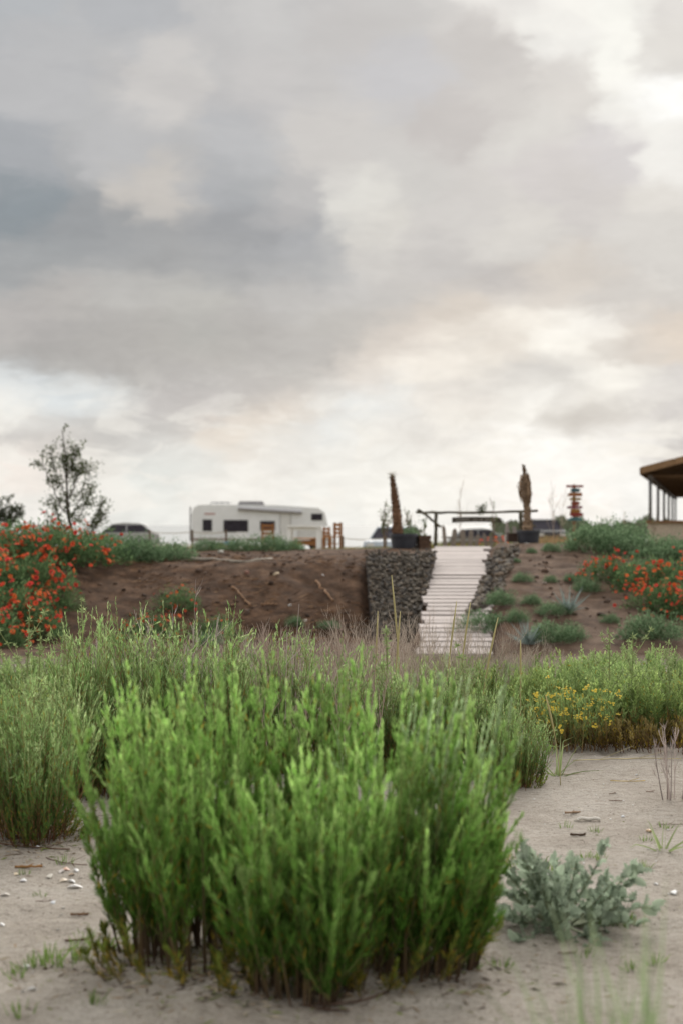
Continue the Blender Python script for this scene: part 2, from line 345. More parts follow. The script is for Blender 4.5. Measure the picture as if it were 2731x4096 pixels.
def ground_material():
    m = bpy.data.materials.new('sand_and_earth'); m.use_nodes = True; t = m.node_tree; L = t.links; b = t.nodes['Principled BSDF']
    b.inputs['Roughness'].default_value = 0.95; b.inputs['Specular IOR Level'].default_value = 0.15
    def nn(tp, **k):
        n = t.nodes.new(tp)
        for a, c in k.items(): setattr(n, a, c)
        return n
    g = nn('ShaderNodeTexCoord'); at = nn('ShaderNodeAttribute', attribute_name='tint'); sp = nn('ShaderNodeSeparateColor'); L.new(at.outputs['Color'], sp.inputs[0])
    def nz(scale, det=6, rough=.6, st=(1, 1, 1)):
        mp_ = nn('ShaderNodeMapping'); mp_.inputs['Scale'].default_value = st; L.new(g.outputs['Object'], mp_.inputs[0])
        n = nn('ShaderNodeTexNoise'); n.inputs['Scale'].default_value = scale; n.inputs['Detail'].default_value = det; n.inputs['Roughness'].default_value = rough; L.new(mp_.outputs[0], n.inputs['Vector']); return n.outputs['Fac']
    def ramp(f, stops):
        r = nn('ShaderNodeValToRGB'); L.new(f, r.inputs[0])
        while len(r.color_ramp.elements) < len(stops): r.color_ramp.elements.new(.5)
        for e, (p, c) in zip(r.color_ramp.elements, stops): e.position = p
        for e, (p, c) in zip(r.color_ramp.elements, stops): e.color = (*c, 1)
        return r.outputs[0]
    def mix(f, a, c, bl='MIX'):
        x = nn('ShaderNodeMix', data_type='RGBA', blend_type=bl)
        if isinstance(f, float): x.inputs[0].default_value = f
        else: L.new(f, x.inputs[0])
        L.new(a, x.inputs[6]); L.new(c, x.inputs[7]); return x.outputs[2]
    sand = ramp(nz(2.2, 8, .65), [(.3, (.32, .278, .234)), (.5, (.40, .356, .306)), (.7, (.47, .426, .376))])
    grain = ramp(nz(170, 3, .7), [(.30, (.55, .53, .50)), (.45, (.98, .98, .98)), (.72, (1.16, 1.15, 1.13))])
    sand = mix(1.0, sand, grain, 'MULTIPLY')
    clod = ramp(nz(26, 5, .7, (1, 1.6, 1)), [(.33, (.70, .68, .65)), (.5, (1, 1, 1)), (.7, (1.10, 1.09, 1.08))]); sand = mix(.85, sand, clod, 'MULTIPLY')
    speck = ramp(nz(60, 2, .5), [(.27, (.34, .30, .26)), (.34, (1, 1, 1))]); sand = mix(.8, sand, speck, 'MULTIPLY')
    dirt_l = ramp(nz(3.5, 9, .7, (1, 1, 1.6)), [(.3, (.027, .015, .009)), (.48, (.080, .046, .028)), (.62, (.135, .079, .048)), (.75, (.215, .132, .083))])
    dirt_r = ramp(nz(2.8, 8, .65), [(.3, (.050, .030, .020)), (.48, (.112, .072, .049)), (.6, (.158, .105, .073)), (.75, (.22, .152, .108))])
    dirt = mix(sp.outputs[2], dirt_l, dirt_r)
    mead = ramp(nz(1.5, 6, .6), [(.3, (.10, .09, .04)), (.5, (.20, .16, .09)), (.7, (.33, .27, .17))])
    c = mix(sp.outputs[0], sand, dirt); c = mix(sp.outputs[1], c, mead); L.new(c, b.inputs['Base Color'])
    hA = nn('ShaderNodeMath', operation='MULTIPLY_ADD'); L.new(nz(45, 5, .7), hA.inputs[0]); hA.inputs[1].default_value = 1.0
    L.new(nz(7, 4, .6, (1, 1.8, 1)), hA.inputs[2])
    bp = nn('ShaderNodeBump'); bp.inputs['Strength'].default_value = .9; bp.inputs['Distance'].default_value = .03; L.new(hA.outputs[0], bp.inputs['Height']); L.new(bp.outputs[0], b.inputs['Normal'])
    return m
M_ground = ground_material()
gnd = gb.build('ground', M_ground, smooth=True); gnd['kind'] = 'structure'

# water far behind the bank
wm = mat('lagoon_water', (0.38, 0.39, 0.39), rough=0.12, bump=0.08, bscale=0.6, spec=0.6)
wb = Batch(); wb.add([[-4500, 84, -.62], [4500, 84, -.62], [4500, 7000, -.62], [-4500, 7000, -.62]], [[0, 1, 2, 3]], (1, 1, 1))
wt = wb.build('water', wm); wt['kind'] = 'structure'

# ------------------------------------------------------------------ wormwood and other stemmed plants
def stems(rng, n, rx, ry, h, tilt, K=9, nod=0.25, len_var=(.62, 1.05), curve=.55, lean=(0, 0), wob=.012, clumps=0, cl_r=.3):
    ph = rng.uniform(0, 2 * np.pi, n); rr = np.sqrt(rng.uniform(0, 1, n))
    out = np.stack([np.cos(ph), np.sin(ph)], -1); q = out * rr[:, None]
    if clumps:
        if not isinstance(clumps, int): spots = np.array(clumps, float); clumps = len(spots)
        else: spots = None
        cp = rng.uniform(0, 2 * np.pi, clumps); cr_ = np.sqrt((np.arange(clumps) + .6) / clumps) * .92; cc = np.stack([np.cos(cp), np.sin(cp)], -1) * cr_[:, None]
        if spots is not None: cc = spots[:, :2] / np.array([rx, ry]); k = rng.choice(clumps, n, p=spots[:, 2] / spots[:, 2].sum())
        else: k = rng.randint(0, clumps, n)
        q = cc[k] + out * rr[:, None] * cl_r; o_ = q * .6 + out * rr[:, None] * .55
        ph = np.arctan2(o_[:, 1], o_[:, 0]); rr = np.clip(np.linalg.norm(o_, axis=1) * 1.1, 0, 1.15)
    p = np.zeros((n, K, 3)); p[:, 0, :2] = q * np.array([rx, ry])
    L = h * rng.uniform(*len_var, n) * (1 - .12 * rr)
    if clumps and spots is not None: L = L * spots[k, 3]
    a0 = tilt * rr * rng.uniform(.6, 1.3, n) + rng.normal(0, .07, n)
    ph2 = ph + rng.normal(0, .45, n); o2 = np.stack([np.cos(ph2), np.sin(ph2)], -1)
    nodv = np.where(rng.uniform(size=n) < .35, rng.uniform(.4, 1.6, n), rng.uniform(-.1, .3, n)) * nod
    for k in range(1, K):
        t = k / (K - 1)
        a = a0 * (1 - curve * t) + nodv * max(0, (t - .72) / .28) ** 1.5 * 2
        st = np.concatenate([np.sin(a)[:, None] * o2, np.cos(a)[:, None]], 1)
        st[:, :2] += np.array(lean) * t + rng.normal(0, wob / .1 * .35, (n, 2)) * .35
        p[:, k] = p[:, k - 1] + nrm(st) * (L / (K - 1))[:, None]
    return p
def sample_path(p, i, t):
    K = p.shape[1]; f = t * (K - 1); k = np.minimum(f.astype(int), K - 2); w = (f - k)[:, None]
    a = p[i, k]; b = p[i, k + 1]; return a * (1 - w) + b * w, nrm(b - a)
def off_axis(D, ang, rng):
    S = nrm(np.cross(D, rng.normal(size=D.shape))); ang = np.broadcast_to(ang, (len(D),))[:, None]
    return nrm(D * np.cos(ang) + S * np.sin(ang))
def mixc(c0, c1, t): return np.asarray(c0) * (1 - t[:, None]) + np.asarray(c1) * t[:, None]
def herb(seed, n, rx, ry, h, tilt, n_leaf=60, n_br=6, br_leaf=16, br_len=.16, leaf=(.022, .036), lw=.0028, ang=(.3, .75),
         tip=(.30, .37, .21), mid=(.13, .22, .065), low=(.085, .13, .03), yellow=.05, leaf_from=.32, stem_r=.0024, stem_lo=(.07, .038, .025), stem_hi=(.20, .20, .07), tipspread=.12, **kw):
    tip = np.clip(np.array(tip) * [1.28, 1.42, 1.35], 0, .8); mid = np.array(mid) * [1.05, 1.25, 1.1]; low = np.array(low) * [.6, .68, .6]  # lower leaves tinted darker, painting in the shade inside the bush
    rng = rs(seed); p = stems(rng, n, rx, ry, h, tilt, **kw); K = p.shape[1]
    S = Batch(); F = Batch()
    tt = np.linspace(0, 1, K)
    sr = stem_r * rng.uniform(.7, 1.3, (n, 1)) * (1.15 - .85 * tt)[None]
    sc = np.array(stem_lo) * (1 - tt[None, :, None]) + np.array(stem_hi) * tt[None, :, None]
    sc = sc * rng.uniform(.6, 1.5, (n, 1, 1)); tubes(S, p, sr, sc)
    hue = rng.uniform(0, 1, n); lum = rng.uniform(.62, 1.32, n)
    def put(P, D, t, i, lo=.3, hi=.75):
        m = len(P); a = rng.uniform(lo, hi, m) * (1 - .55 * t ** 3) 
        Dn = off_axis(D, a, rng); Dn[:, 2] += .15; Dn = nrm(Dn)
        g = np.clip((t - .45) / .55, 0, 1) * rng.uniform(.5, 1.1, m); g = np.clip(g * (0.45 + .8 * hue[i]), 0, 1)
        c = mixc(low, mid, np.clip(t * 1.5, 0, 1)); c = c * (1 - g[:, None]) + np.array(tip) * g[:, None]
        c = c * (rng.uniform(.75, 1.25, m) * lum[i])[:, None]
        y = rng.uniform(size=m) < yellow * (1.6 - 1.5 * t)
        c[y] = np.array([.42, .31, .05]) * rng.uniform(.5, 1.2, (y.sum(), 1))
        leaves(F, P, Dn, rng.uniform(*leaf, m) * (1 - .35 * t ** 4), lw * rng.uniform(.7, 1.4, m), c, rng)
    i = np.repeat(np.arange(n), n_leaf); t = leaf_from + (1 - leaf_from) * rng.uniform(0, 1, len(i)) ** .7
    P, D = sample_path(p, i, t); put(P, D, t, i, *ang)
    if n_br:
        i = np.repeat(np.arange(n), n_br); t = rng.uniform(leaf_from * .7, .9, len(i)); P, D = sample_path(p, i, t)
        d0 = off_axis(D, rng.uniform(.4, .8, len(i)), rng); d1 = nrm(d0 + np.array([0, 0, 1.1]))
        Lb = h * br_len * rng.uniform(.5, 1.4, len(i)) * (1.15 - .6 * t)
        bp = np.stack([P, P + d0 * Lb[:, None] * .35, P + (d0 * .35 + nrm(d0 + d1) * .35) * Lb[:, None], P + (d0 * .35 + nrm(d0 + d1) * .35 + d1 * .3) * Lb[:, None]], 1)
        tubes(S, bp, np.array([.0013, .0011, .0009, .0005])[None] * (stem_r / .0024), np.asarray(stem_hi) * .9)
        j = np.repeat(np.arange(len(i)), br_leaf); tb = rng.uniform(.1, 1, len(j)); P2, D2_ = sample_path(bp, j, tb)
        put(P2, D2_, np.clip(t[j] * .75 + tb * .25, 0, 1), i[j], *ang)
    return F, S, p
def merge(a, b):
    for x, y in zip(a, b):
        for k, fl in y.f.items(): x.f.setdefault(k, []).extend([f + x.n for f in fl])
        x.v += y.v; x.c += y.c; x.n += y.n
def herb_thing(name, label, cat, loc, F, S, rz=0, sc=1.0, group=None):
    o = thing(name, label, cat, loc, rz, group, sc)
    S.build('stem', M_stem, o); F.build('foliage', M_leaf, o); return o
def twig_mesh(seed, n, rx, ry, h, tilt, colr=(.26, .21, .20), r=.0022, nb=7, depth=2, bl=.42, **kw):
    rng = rs(seed); p = stems(rng, n, rx, ry, h, tilt, **kw); B_ = Batch(); K = p.shape[1]
    c = np.asarray(colr) * rng.uniform(.6, 1.4, (n, 1)); tubes(B_, p, r * np.linspace(1.2, .45, K)[None], c)
    cur = p; rr = r * .6; L = h * bl
    for lv in range(depth):
        m = len(cur); i = np.repeat(np.arange(m), nb if lv == 0 else 4); t = rng.uniform(.25, .95, len(i)); P, D = sample_path(cur, i, t)
        d0 = off_axis(D, rng.uniform(.3, .75, len(i)), rng); d0[:, 2] = np.abs(d0[:, 2]); Lb = (L * rng.uniform(.3, 1.1, len(i)) * (1.1 - .6 * t))[:, None]
        q = [P]
        for k in range(4):
            d0 = nrm(d0 + np.array([0, 0, .22]) + rng.normal(0, .12, d0.shape)); q.append(q[-1] + d0 * Lb / 4)
        cur = np.stack(q, 1); tubes(B_, cur, rr * np.array([1, .9, .75, .6, .35])[None], np.asarray(colr) * rng.uniform(.7, 1.5, (len(cur), 1))); rr *= .7; L *= .5
    return B_

# ---- the big wormwood bush in front
FB = []
for px_, py_, w_, h_ in [(570, 3810, 24, .92), (620, 3870, 20, .95), (690, 3840, 20, 1.0), (770, 3930, 20, .95), (850, 3800, 20, 1.0), (640, 3750, 16, 1.0), (700, 3740, 22, 1.0), (930, 3740, 30, 1.04), (1130, 4000, 24, .74), (1240, 4040, 30, .66), (1340, 3990, 26, .78), (1180, 3760, 36, 1.04), (1400, 3770, 32, 1.05), (1500, 3920, 20, .86), (1620, 3880, 24, .92), (1740, 3930, 22, .80), (1640, 3760, 22, 1.05), (1830, 3890, 20, .86), (1800, 3770, 14, 1.02)]:
    d_ = EYE * FPX / (py_ - HOR); FB.append((X(px_, d_) - X(1130, 4.12), d_ - 4.12, w_, h_))
def front_bush():
    loc = (X(1130, 4.12), 4.12, 0.0)
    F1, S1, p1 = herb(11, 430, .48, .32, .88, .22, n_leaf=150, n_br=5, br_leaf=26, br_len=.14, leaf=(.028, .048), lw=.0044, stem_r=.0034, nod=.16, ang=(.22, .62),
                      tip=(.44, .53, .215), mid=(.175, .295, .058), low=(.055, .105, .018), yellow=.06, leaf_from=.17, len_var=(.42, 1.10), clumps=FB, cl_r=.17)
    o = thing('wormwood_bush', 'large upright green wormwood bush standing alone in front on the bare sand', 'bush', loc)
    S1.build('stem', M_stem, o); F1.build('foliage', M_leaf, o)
    # leaning stems on its right side
    F2, S2_, _ = herb(12, 26, .12, .12, .64, .2, n_leaf=110, n_br=8, br_leaf=22, br_len=.15, leaf=(.026, .045), lw=.0042, stem_r=.0036, lean=(.34, -.05), nod=.1,
                      tip=(.36, .45, .16), mid=(.15, .28, .05), low=(.09, .16, .03), leaf_from=.18)
    a = S2_.build('stem', M_stem, o, loc=(.40, -.02, 0)); b = F2.build('foliage', M_leaf, o, loc=(.40, -.02, 0))
    # tall silvery shoots on the right
    F4, S4, _ = herb(14, 22, .20, .15, .98, .15, n_leaf=130, n_br=2, br_leaf=16, br_len=.12, leaf=(.024, .042), lw=.0040, stem_r=.003, lean=(.14, 0), nod=.1, ang=(.12, .38),
                      tip=(.46, .50, .33), mid=(.24, .32, .14), low=(.12, .17, .05), leaf_from=.3, len_var=(.75, 1.02))
    S4.build('stem', M_stem, o, loc=(.40, .10, 0)); F4.build('foliage', M_leaf, o, loc=(.40, .10, 0))
    # low yellowing skirt
    F3, S3, _ = herb(13, 70, .53, .31, .22, .8, n_leaf=46, n_br=4, br_leaf=12, leaf=(.022, .04), lw=.0042, tip=(.20, .22, .05), mid=(.16, .17, .035), low=(.16, .10, .03), yellow=.35, leaf_from=.1)
    S3.build('stem', M_stem, o); F3.build('foliage', M_leaf, o)
    return o
front_bush()

# ---- mid shrubs in focus
ART = []
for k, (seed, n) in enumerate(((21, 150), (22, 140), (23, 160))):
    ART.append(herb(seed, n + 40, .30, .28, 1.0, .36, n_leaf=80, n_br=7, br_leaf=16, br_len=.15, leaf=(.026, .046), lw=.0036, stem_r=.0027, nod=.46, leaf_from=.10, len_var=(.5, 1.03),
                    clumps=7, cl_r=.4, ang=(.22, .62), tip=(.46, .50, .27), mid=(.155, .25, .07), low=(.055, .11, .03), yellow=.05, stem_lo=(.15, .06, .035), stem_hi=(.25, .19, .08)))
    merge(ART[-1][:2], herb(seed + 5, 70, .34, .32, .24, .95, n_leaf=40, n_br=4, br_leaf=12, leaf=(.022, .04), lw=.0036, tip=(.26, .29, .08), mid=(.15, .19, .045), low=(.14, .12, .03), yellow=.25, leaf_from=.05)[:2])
SPOT = [ # px, py(base), variant, scale, rot, label
 (95, 3330, 0, .74, 0.3, 'dense grey green wormwood shrub with yellowing skirt at the left picture edge'),
 (520, 3130, 1, .96, 1.2, 'tall wormwood shrub with red brown stems just left behind the big front bush'),
 (830, 3090, 2, .92, 2.4, 'tall wormwood shrub with nodding green tips behind the middle of the front bush'),
 (1190, 3080, 0, .78, 4.0, 'green wormwood shrub behind the front bush, below the rubble wall'),
 (1530, 3090, 1, .64, 5.1, 'green wormwood shrub behind the front bush, below the foot of the boardwalk'),
 (330, 3160, 2, .66, 3.3, 'low wormwood shrub between the left edge shrub and the tall shrub with red stems'),
 (1870, 3090, 2, .64, 0.8, 'wormwood shrub between the front bush and the yellow flowers'),
 (2055, 3150, 0, .44, 2.0, 'small dark based wormwood shrub at the edge of the open sand beside yellow flowers'),
]
roots = {}
for px, py, k, sc_, rz, lab in SPOT:
    d = EYE * FPX / (py - HOR); loc = (X(px, d), d, g1(X(px, d), d) - .01)
    if k not in roots:
        F, S_, _ = ART[k]; roots[k] = herb_thing('wormwood_shrub', lab, 'shrub', loc, F, S_, rz, sc_)
        roots[k]['group'] = 'wormwood shrubs behind the front bush'
    else: copy_thing(roots[k], lab, loc, rz, sc_)

# ---- pale leafy weeds behind
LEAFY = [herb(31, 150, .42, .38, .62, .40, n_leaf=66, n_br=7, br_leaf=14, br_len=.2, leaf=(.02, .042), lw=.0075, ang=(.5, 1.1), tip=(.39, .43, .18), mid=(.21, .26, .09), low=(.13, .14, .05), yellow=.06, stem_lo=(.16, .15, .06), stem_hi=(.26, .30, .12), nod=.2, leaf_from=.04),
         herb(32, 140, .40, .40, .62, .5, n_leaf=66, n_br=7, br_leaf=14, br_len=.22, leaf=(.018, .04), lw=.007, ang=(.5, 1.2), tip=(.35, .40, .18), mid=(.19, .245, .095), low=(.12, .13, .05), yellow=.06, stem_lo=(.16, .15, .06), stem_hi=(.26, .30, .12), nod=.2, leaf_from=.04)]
LSPOT = [ # px, d, variant, scale, rot, label
 (2640, 8.5, 0, .76, .2, 'pale green leafy weed clump at the right picture edge behind the bare sand'),
 (2420, 9.1, 1, .72, 1.0, 'pale green leafy weed clump just behind the yellow flowers'),
 (2190, 9.2, 0, .66, 2.2, 'green leafy weed clump left behind the yellow flowers'),
 (2560, 9.8, 1, .80, 3.0, 'second row pale leafy weed clump towards the right red flower bank'),
 (2330, 10.3, 0, .74, 4.2, 'leafy weed clump in the second row below the earth slope weeds'),
 (2050, 10.0, 1, .62, 5.0, 'leafy weed clump below the right end of the boardwalk foot'),
 (1800, 9.4, 0, .76, 5.9, 'low green weed clump right at the foot of the boardwalk'),
 (60, 8.3, 1, .62, .4, 'pale green leafy weed clump at the left edge, behind the left wormwood shrub'),
 (260, 8.9, 0, .64, 1.6, 'pale leafy weed clump beneath the left bank of red flowers'),
 (110, 10.2, 1, .74, 2.5, 'pale second row weed clump touching the left red flowers'),
 (380, 10.4, 0, .66, 3.6, 'pale weed clump below the left bare earth slope'),
]
lroots = {}
for px, d, k, sc_, rz, lab in LSPOT:
    loc = (X(px, d), d, g1(X(px, d), d) - .01)
    if k not in lroots:
        F, S_, _ = LEAFY[k]; lroots[k] = herb_thing('leafy_weed', lab, 'weed', loc, F, S_, rz, sc_, 'leafy weeds behind the sand')
    else: copy_thing(lroots[k], lab, loc, rz, sc_)

# ---- tall stalks with leaf whorls rising out of the weeds
def stalk(seed, h, nb=5, colr=(.27, .31, .13)):
    rng = rs(seed); F = Batch(); S_ = Batch()
    p = stems(rng, 1, .001, .001, h, .1, nod=.05, len_var=(1, 1)); tubes(S_, p, np.linspace(.006, .0025, 9)[None], colr)
    i = np.zeros(nb, int); t = np.linspace(.35, .8, nb); P, D = sample_path(p, i, t); d0 = off_axis(D, rng.uniform(.5, .9, nb), rng); Lb = (h * .28 * rng.uniform(.6, 1.1, nb))[:, None]
    bp = np.stack([P, P + d0 * Lb * .5, P + d0 * Lb + np.array([0, 0, .02])], 1); tubes(S_, bp, np.array([.0032, .0025, .0018])[None], colr)
    def whorl(C, s_):
        m = 12; D0 = nrm(rng.normal(size=(m, 3)) + np.array([0, 0, .5])); leaves(F, np.repeat(C[None], m, 0), D0, s_ * rng.uniform(.6, 1.2, m), s_ * .22, np.array([.30, .37, .17]) * rng.uniform(.7, 1.2, (m, 1)), rng)
    for t_ in np.linspace(.3, 1, 10):
        c, _ = sample_path(p, np.array([0]), np.array([min(t_, .999)])); whorl(c[0], .035)
    for q in bp:
        for f in (.35, .7, 1): whorl(q[0] * (1 - f) + q[2] * f, .03)
    return F, S_
STK = [(95, 2400, 8.0, 'tall pale stalk with leaf whorls left of the others, before red flowers'), (150, 2495, 8.2, 'shorter branched pale stalk with leaf whorls beside the tallest'), (345, 2395, 8.6, 'tall pale stalk before the left bare earth slope'),
       (1868, 2590, 7.3, 'pale green whorled sprig at the foot of the boardwalk'), (1530, 2470, 7.4, 'slender whorled green sprig below the rubble wall'), (2440, 2520, 8.4, 'upright pale green stalk below the right earth slope'), (2530, 2530, 8.5, 'pale stalk below the brown straw patch on the right slope'), (2690, 2560, 8.5, 'pale stalk at the right edge below the red flowers'), (250, 2540, 8.1, 'pale stalk between the two taller stalks on the left')]
for k, (px, py, d, lab) in enumerate(STK):
    x = X(px, d); z0 = g1(x, d); F, S_ = stalk(60 + k, Z(py, d) - z0); herb_thing('weed_stalk', lab, 'weed', (x, d, z0), F, S_, 0, 1.0, 'whorled weed stalks')

FD, SD, _ = herb(35, 90, .42, .26, .22, .7, n_leaf=26, n_br=3, br_leaf=8, leaf=(.02, .04), lw=.006, tip=(.26, .20, .09), mid=(.22, .14, .06), low=(.14, .08, .04), yellow=.25, stem_lo=(.14, .07, .04), stem_hi=(.24, .16, .08), leaf_from=.05)
dry0 = None
for px, d, lab in [(2680, 8.15, 'low brown withering weeds at the right end of the leafy weeds on the sand edge'), (2520, 8.25, 'low brown withering weeds right of the yellow flowers on the sand edge'), (2400, 8.3, 'low brown withering weeds touching the right side of the yellow flowers')]:
    loc = (X(px, d), d, g1(X(px, d), d))
    if dry0 is None: dry0 = herb_thing('withered_weed', lab, 'weed', loc, FD, SD, 0, 1.0, 'withered weeds along the sand edge')
    else: copy_thing(dry0, lab, loc, px, .9)
# ---- yellow flowering plant
def flower_mesh(name, r, petals, pc, cc, cr, rng, cup=.25, rows_=1):
    b = Batch(); a = np.arange(petals) * 2 * np.pi / petals
    for k in range(rows_):
        D = nrm(np.stack([np.cos(a + k * .3), np.sin(a + k * .3), np.full(petals, cup + k * .25)], -1)); S_ = np.stack([-np.sin(a + k * .3), np.cos(a + k * .3), np.zeros(petals)], -1)
        L = r * (1 - .2 * k); w = L * 3.0 / petals
        v = np.stack([D * 0, D * L * .6 + S_ * w, D * L, D * L * .6 - S_ * w], 1).reshape(-1, 3)
        c = np.repeat(np.asarray(pc) * rng.uniform(.75, 1.25, (petals, 1)), 4, 0); b.add(v, np.arange(4 * petals).reshape(-1, 4), c)
    lathe(b, [(cr, .0), (cr * .9, cr * .5), (cr * .4, cr * .75), (0.0005, cr * .8)], cc, 7)
    return b.mesh(name, M_petal)
rngf = rs(77)
def floret_head():
    b = Batch(); rg = rngf
    for q in range(5):
        c0 = rg.normal(0, .010, 3) * [1, 1, .5]; a = np.arange(7) * 2 * np.pi / 7; D = nrm(np.stack([np.cos(a), np.sin(a), np.full(7, .35)], -1)); S0 = np.stack([-np.sin(a), np.cos(a), 0 * a], -1); L = .0075
        b.add(c0 + np.stack([D * 0, D * L * .6 + S0 * .003, D * L, D * L * .6 - S0 * .003], 1).reshape(-1, 3), np.arange(28).reshape(-1, 4), np.repeat(np.array([.85, .68, .12]) * rg.uniform(.75, 1.15, (7, 1)), 4, 0)); lathe(b, [(.003, 0), (.002, .002), (.0004, .0026)], (.75, .52, .05), 6, center=c0[:2])
    return b.mesh('flower', M_petal)
ME_yellow = [floret_head() for _ in range(4)]
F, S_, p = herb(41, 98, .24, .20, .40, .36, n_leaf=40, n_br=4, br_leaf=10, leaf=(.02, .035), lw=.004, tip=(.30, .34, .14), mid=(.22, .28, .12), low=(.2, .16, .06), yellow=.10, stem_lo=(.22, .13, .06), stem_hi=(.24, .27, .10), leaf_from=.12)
d = 8.2; ypl = herb_thing('yellow_flower_plant', 'low plant covered in small yellow flowers beside the open sand', 'plant', (X(2285, d), d, g1(X(2285, d), d)), F, S_)
for k in range(98):
    q = p[k % len(p), -1 - (k % 4)] + rngf.normal(0, .02, 3); o = link('flower', ME_yellow[k % 4], ypl, q); o.rotation_euler = (rngf.normal(.8, .4), rngf.normal(0, .5), 0); s_ = rngf.uniform(.6, 1.25); o.scale = (s_, s_, s_)

# ---- dry grey brush
BR = [twig_mesh(51, 42, .32, .25, .80, .3, colr=(.43, .36, .30), nb=8, depth=2), twig_mesh(52, 38, .34, .25, .78, .35, colr=(.40, .335, .28), nb=8, depth=2)]
BSP = [(1080, 7.9, 0, 0.84, 'dry grey brush behind the nodding wormwood tips'), (1250, 8.5, 1, 0.90, 'dry grey brush before the dark middle of the earth bank'), (1420, 8.7, 0, 0.95, 'dry grey brush below the left part of the rubble wall'), (1580, 9.0, 1, 0.88, 'dry grey brush below the right part of the rubble wall'),
       (1720, 9.3, 0, .92, 'dry grey brush at the left side of the boardwalk foot'), (1950, 9.6, 1, .80, 'dry grey brush at the right side of the boardwalk foot'), (2140, 10.6, 0, .62, 'dry grey brush below the agave on the right slope'), (930, 8.4, 1, .9, 'dry grey brush behind the tall wormwood in the middle')]
bro = {}
for px, d, k, s_, lab in BSP:
    loc = (X(px, d), d, g1(X(px, d), d) - .01)
    if k not in bro: bro[k] = tag(BR[k].build('dry_brush', M_stem, loc=loc), lab, 'brush', 'dry grey brush'); bro[k].scale = (s_,) * 3
    else:
        o = copy_thing(bro[k], lab, loc, rngf.uniform(0, 6), s_)
# tall bare twigs in focus
for k, (px, py, d, n, lab) in enumerate([(735, 2290, 7.3, 6, 'tallest bare grey twigs rising beside nodding green tips'), (500, 2385, 7.2, 4, 'bare grey twigs rising left of the tall wormwood'), (1150, 2320, 7.5, 3, 'bare pale twig rising before the earth bank'), (660, 2400, 7.4, 4, 'bare twigs between the two taller twig tufts'), (450, 2430, 7.3, 2, 'thin bare twig at the left end of the wormwood shrubs'), (2690, 2880, 6.6, 9, 'dry branching twig bush at the right edge of the sand')]):
    x = X(px, d); z0 = g1(x, d); h = Z(py, d) - z0
    b = twig_mesh(70 + k, n, .06, .05, h, .25, colr=(.44, .37, .34), r=.0030, nb=5, depth=2, bl=.32, len_var=(.75, 1.02))
    tag(b.build('dry_twig', M_stem, loc=(x, d, z0)), lab, 'twigs')
twv = [twig_mesh(160 + k, 4, .06, .05, .62, .22, colr=(.36, .27, .23), r=.0026, nb=5, depth=2, bl=.32, len_var=(.75, 1.05)) for k in range(2)]; tw0 = None
for k in range(8):
    d = rngf.uniform(6.9, 7.8); px = rngf.uniform(350, 1750); x = X(px, d); loc = (x, d, g1(x, d)); lab = 'thin dead brown twigs standing among the middle wormwood shrubs'; q = rngf.uniform(.9, 1.35)
    if k < 2: o = tag(twv[k].build('dead_twig', M_stem, loc=loc), lab, 'twigs', 'dead twigs among the wormwood shrubs'); tw0 = (tw0 or []) + [o]; o.scale = (q,) * 3
    else: copy_thing(tw0[k % 2], lab, loc, k * 1.1, q)
# seeding grass stems
for k, (px, py, px2, d, lab) in enumerate([(1510, 2445, 1495, 8.0, 'short straw coloured grass ear before the rubble wall, left'), (1600, 2445, 1570, 8.0, 'straw grass ear before the rubble wall, right'), (1565, 2300, 1610, 8.2, 'tall brown grass ear rising before the rubble wall'), (1825, 2405, 1770, 8.1, 'thin grass ear before the boardwalk middle'), (1880, 2410, 1820, 8.2, 'thin grass ear before the right side of the boardwalk'), (1990, 2470, 1900, 7.5, 'thick yellow grass ear leaning over the right of the boardwalk foot'), (2080, 2560, 2080, 7.8, 'straight straw grass stem below the right slope'), (2180, 2780, 2240, 7.0, 'leaning pale grass stem crossing the yellow flowers')]):
    b = Batch(); z1 = Z(py, d); z0 = g1(X(px2, d), d); x0, x1 = X(px2, d), X(px, d); t = np.linspace(0, 1, 9)
    pth = np.stack([x0 + (x1 - x0) * t ** 1.6, np.full(9, d), z0 + (z1 - z0) * t], -1)[None]
    tubes(b, pth - np.array([x0, d, z0]), np.array([.0022, .002, .002, .0018, .0018, .004, .0055, .005, .002])[None], (.42, .36, .17), 5)
    tag(b.build('grass_ear', M_stem, loc=(x0, d, z0), smooth=True), lab, 'grass stem', 'seeding grass stems')

# ---- blades of grass right by the lens and small tufts on the sand
def blade_mesh(seed, n, r, h, w, colr, tilt=.5):
    rng = rs(seed); b = Batch(); K = 5
    p = stems(rng, n, r, r, h, tilt, K=K, nod=.5, curve=-.4); t = np.linspace(0, 1, K)
    S_ = nrm(np.cross(np.gradient(p, axis=1), rng.normal(size=(n, 1, 3)))); ww = w * (1 - t ** 1.5)[None, :, None] * .5 + .0003
    v = np.stack([p - S_ * ww, p + S_ * ww], 2); idx = np.arange(n * K * 2).reshape(n, K, 2)
    q = np.stack([idx[:, :-1, 0], idx[:, :-1, 1], idx[:, 1:, 1], idx[:, 1:, 0]], -1).reshape(-1, 4)
    b.add(v, q, np.repeat(np.asarray(colr) * rng.uniform(.7, 1.3, (n, 1)), K * 2, 0)); return b
for px, py, d, h, sd, lab in [(2430, 3600, 2.35, 0, 81, 'out of focus green grass clump near the lens, nearer the bush'), (2680, 3640, 2.3, 0, 82, 'out of focus green grass clump near the lens in the bottom right corner')]:
    z0 = g1(X(px, d), d)
    o = tag(blade_mesh(sd, 60, .06, (Z(py, d) - z0) * 1.08, .014, (.25, .31, .17), .16).build('grass_clump', M_leaf, loc=(X(px, d), d, z0)), lab, 'grass')
tuft = [blade_mesh(91 + k, 16, .035, .05, .0045, (.17, .25, .07), .5) for k in range(3)]
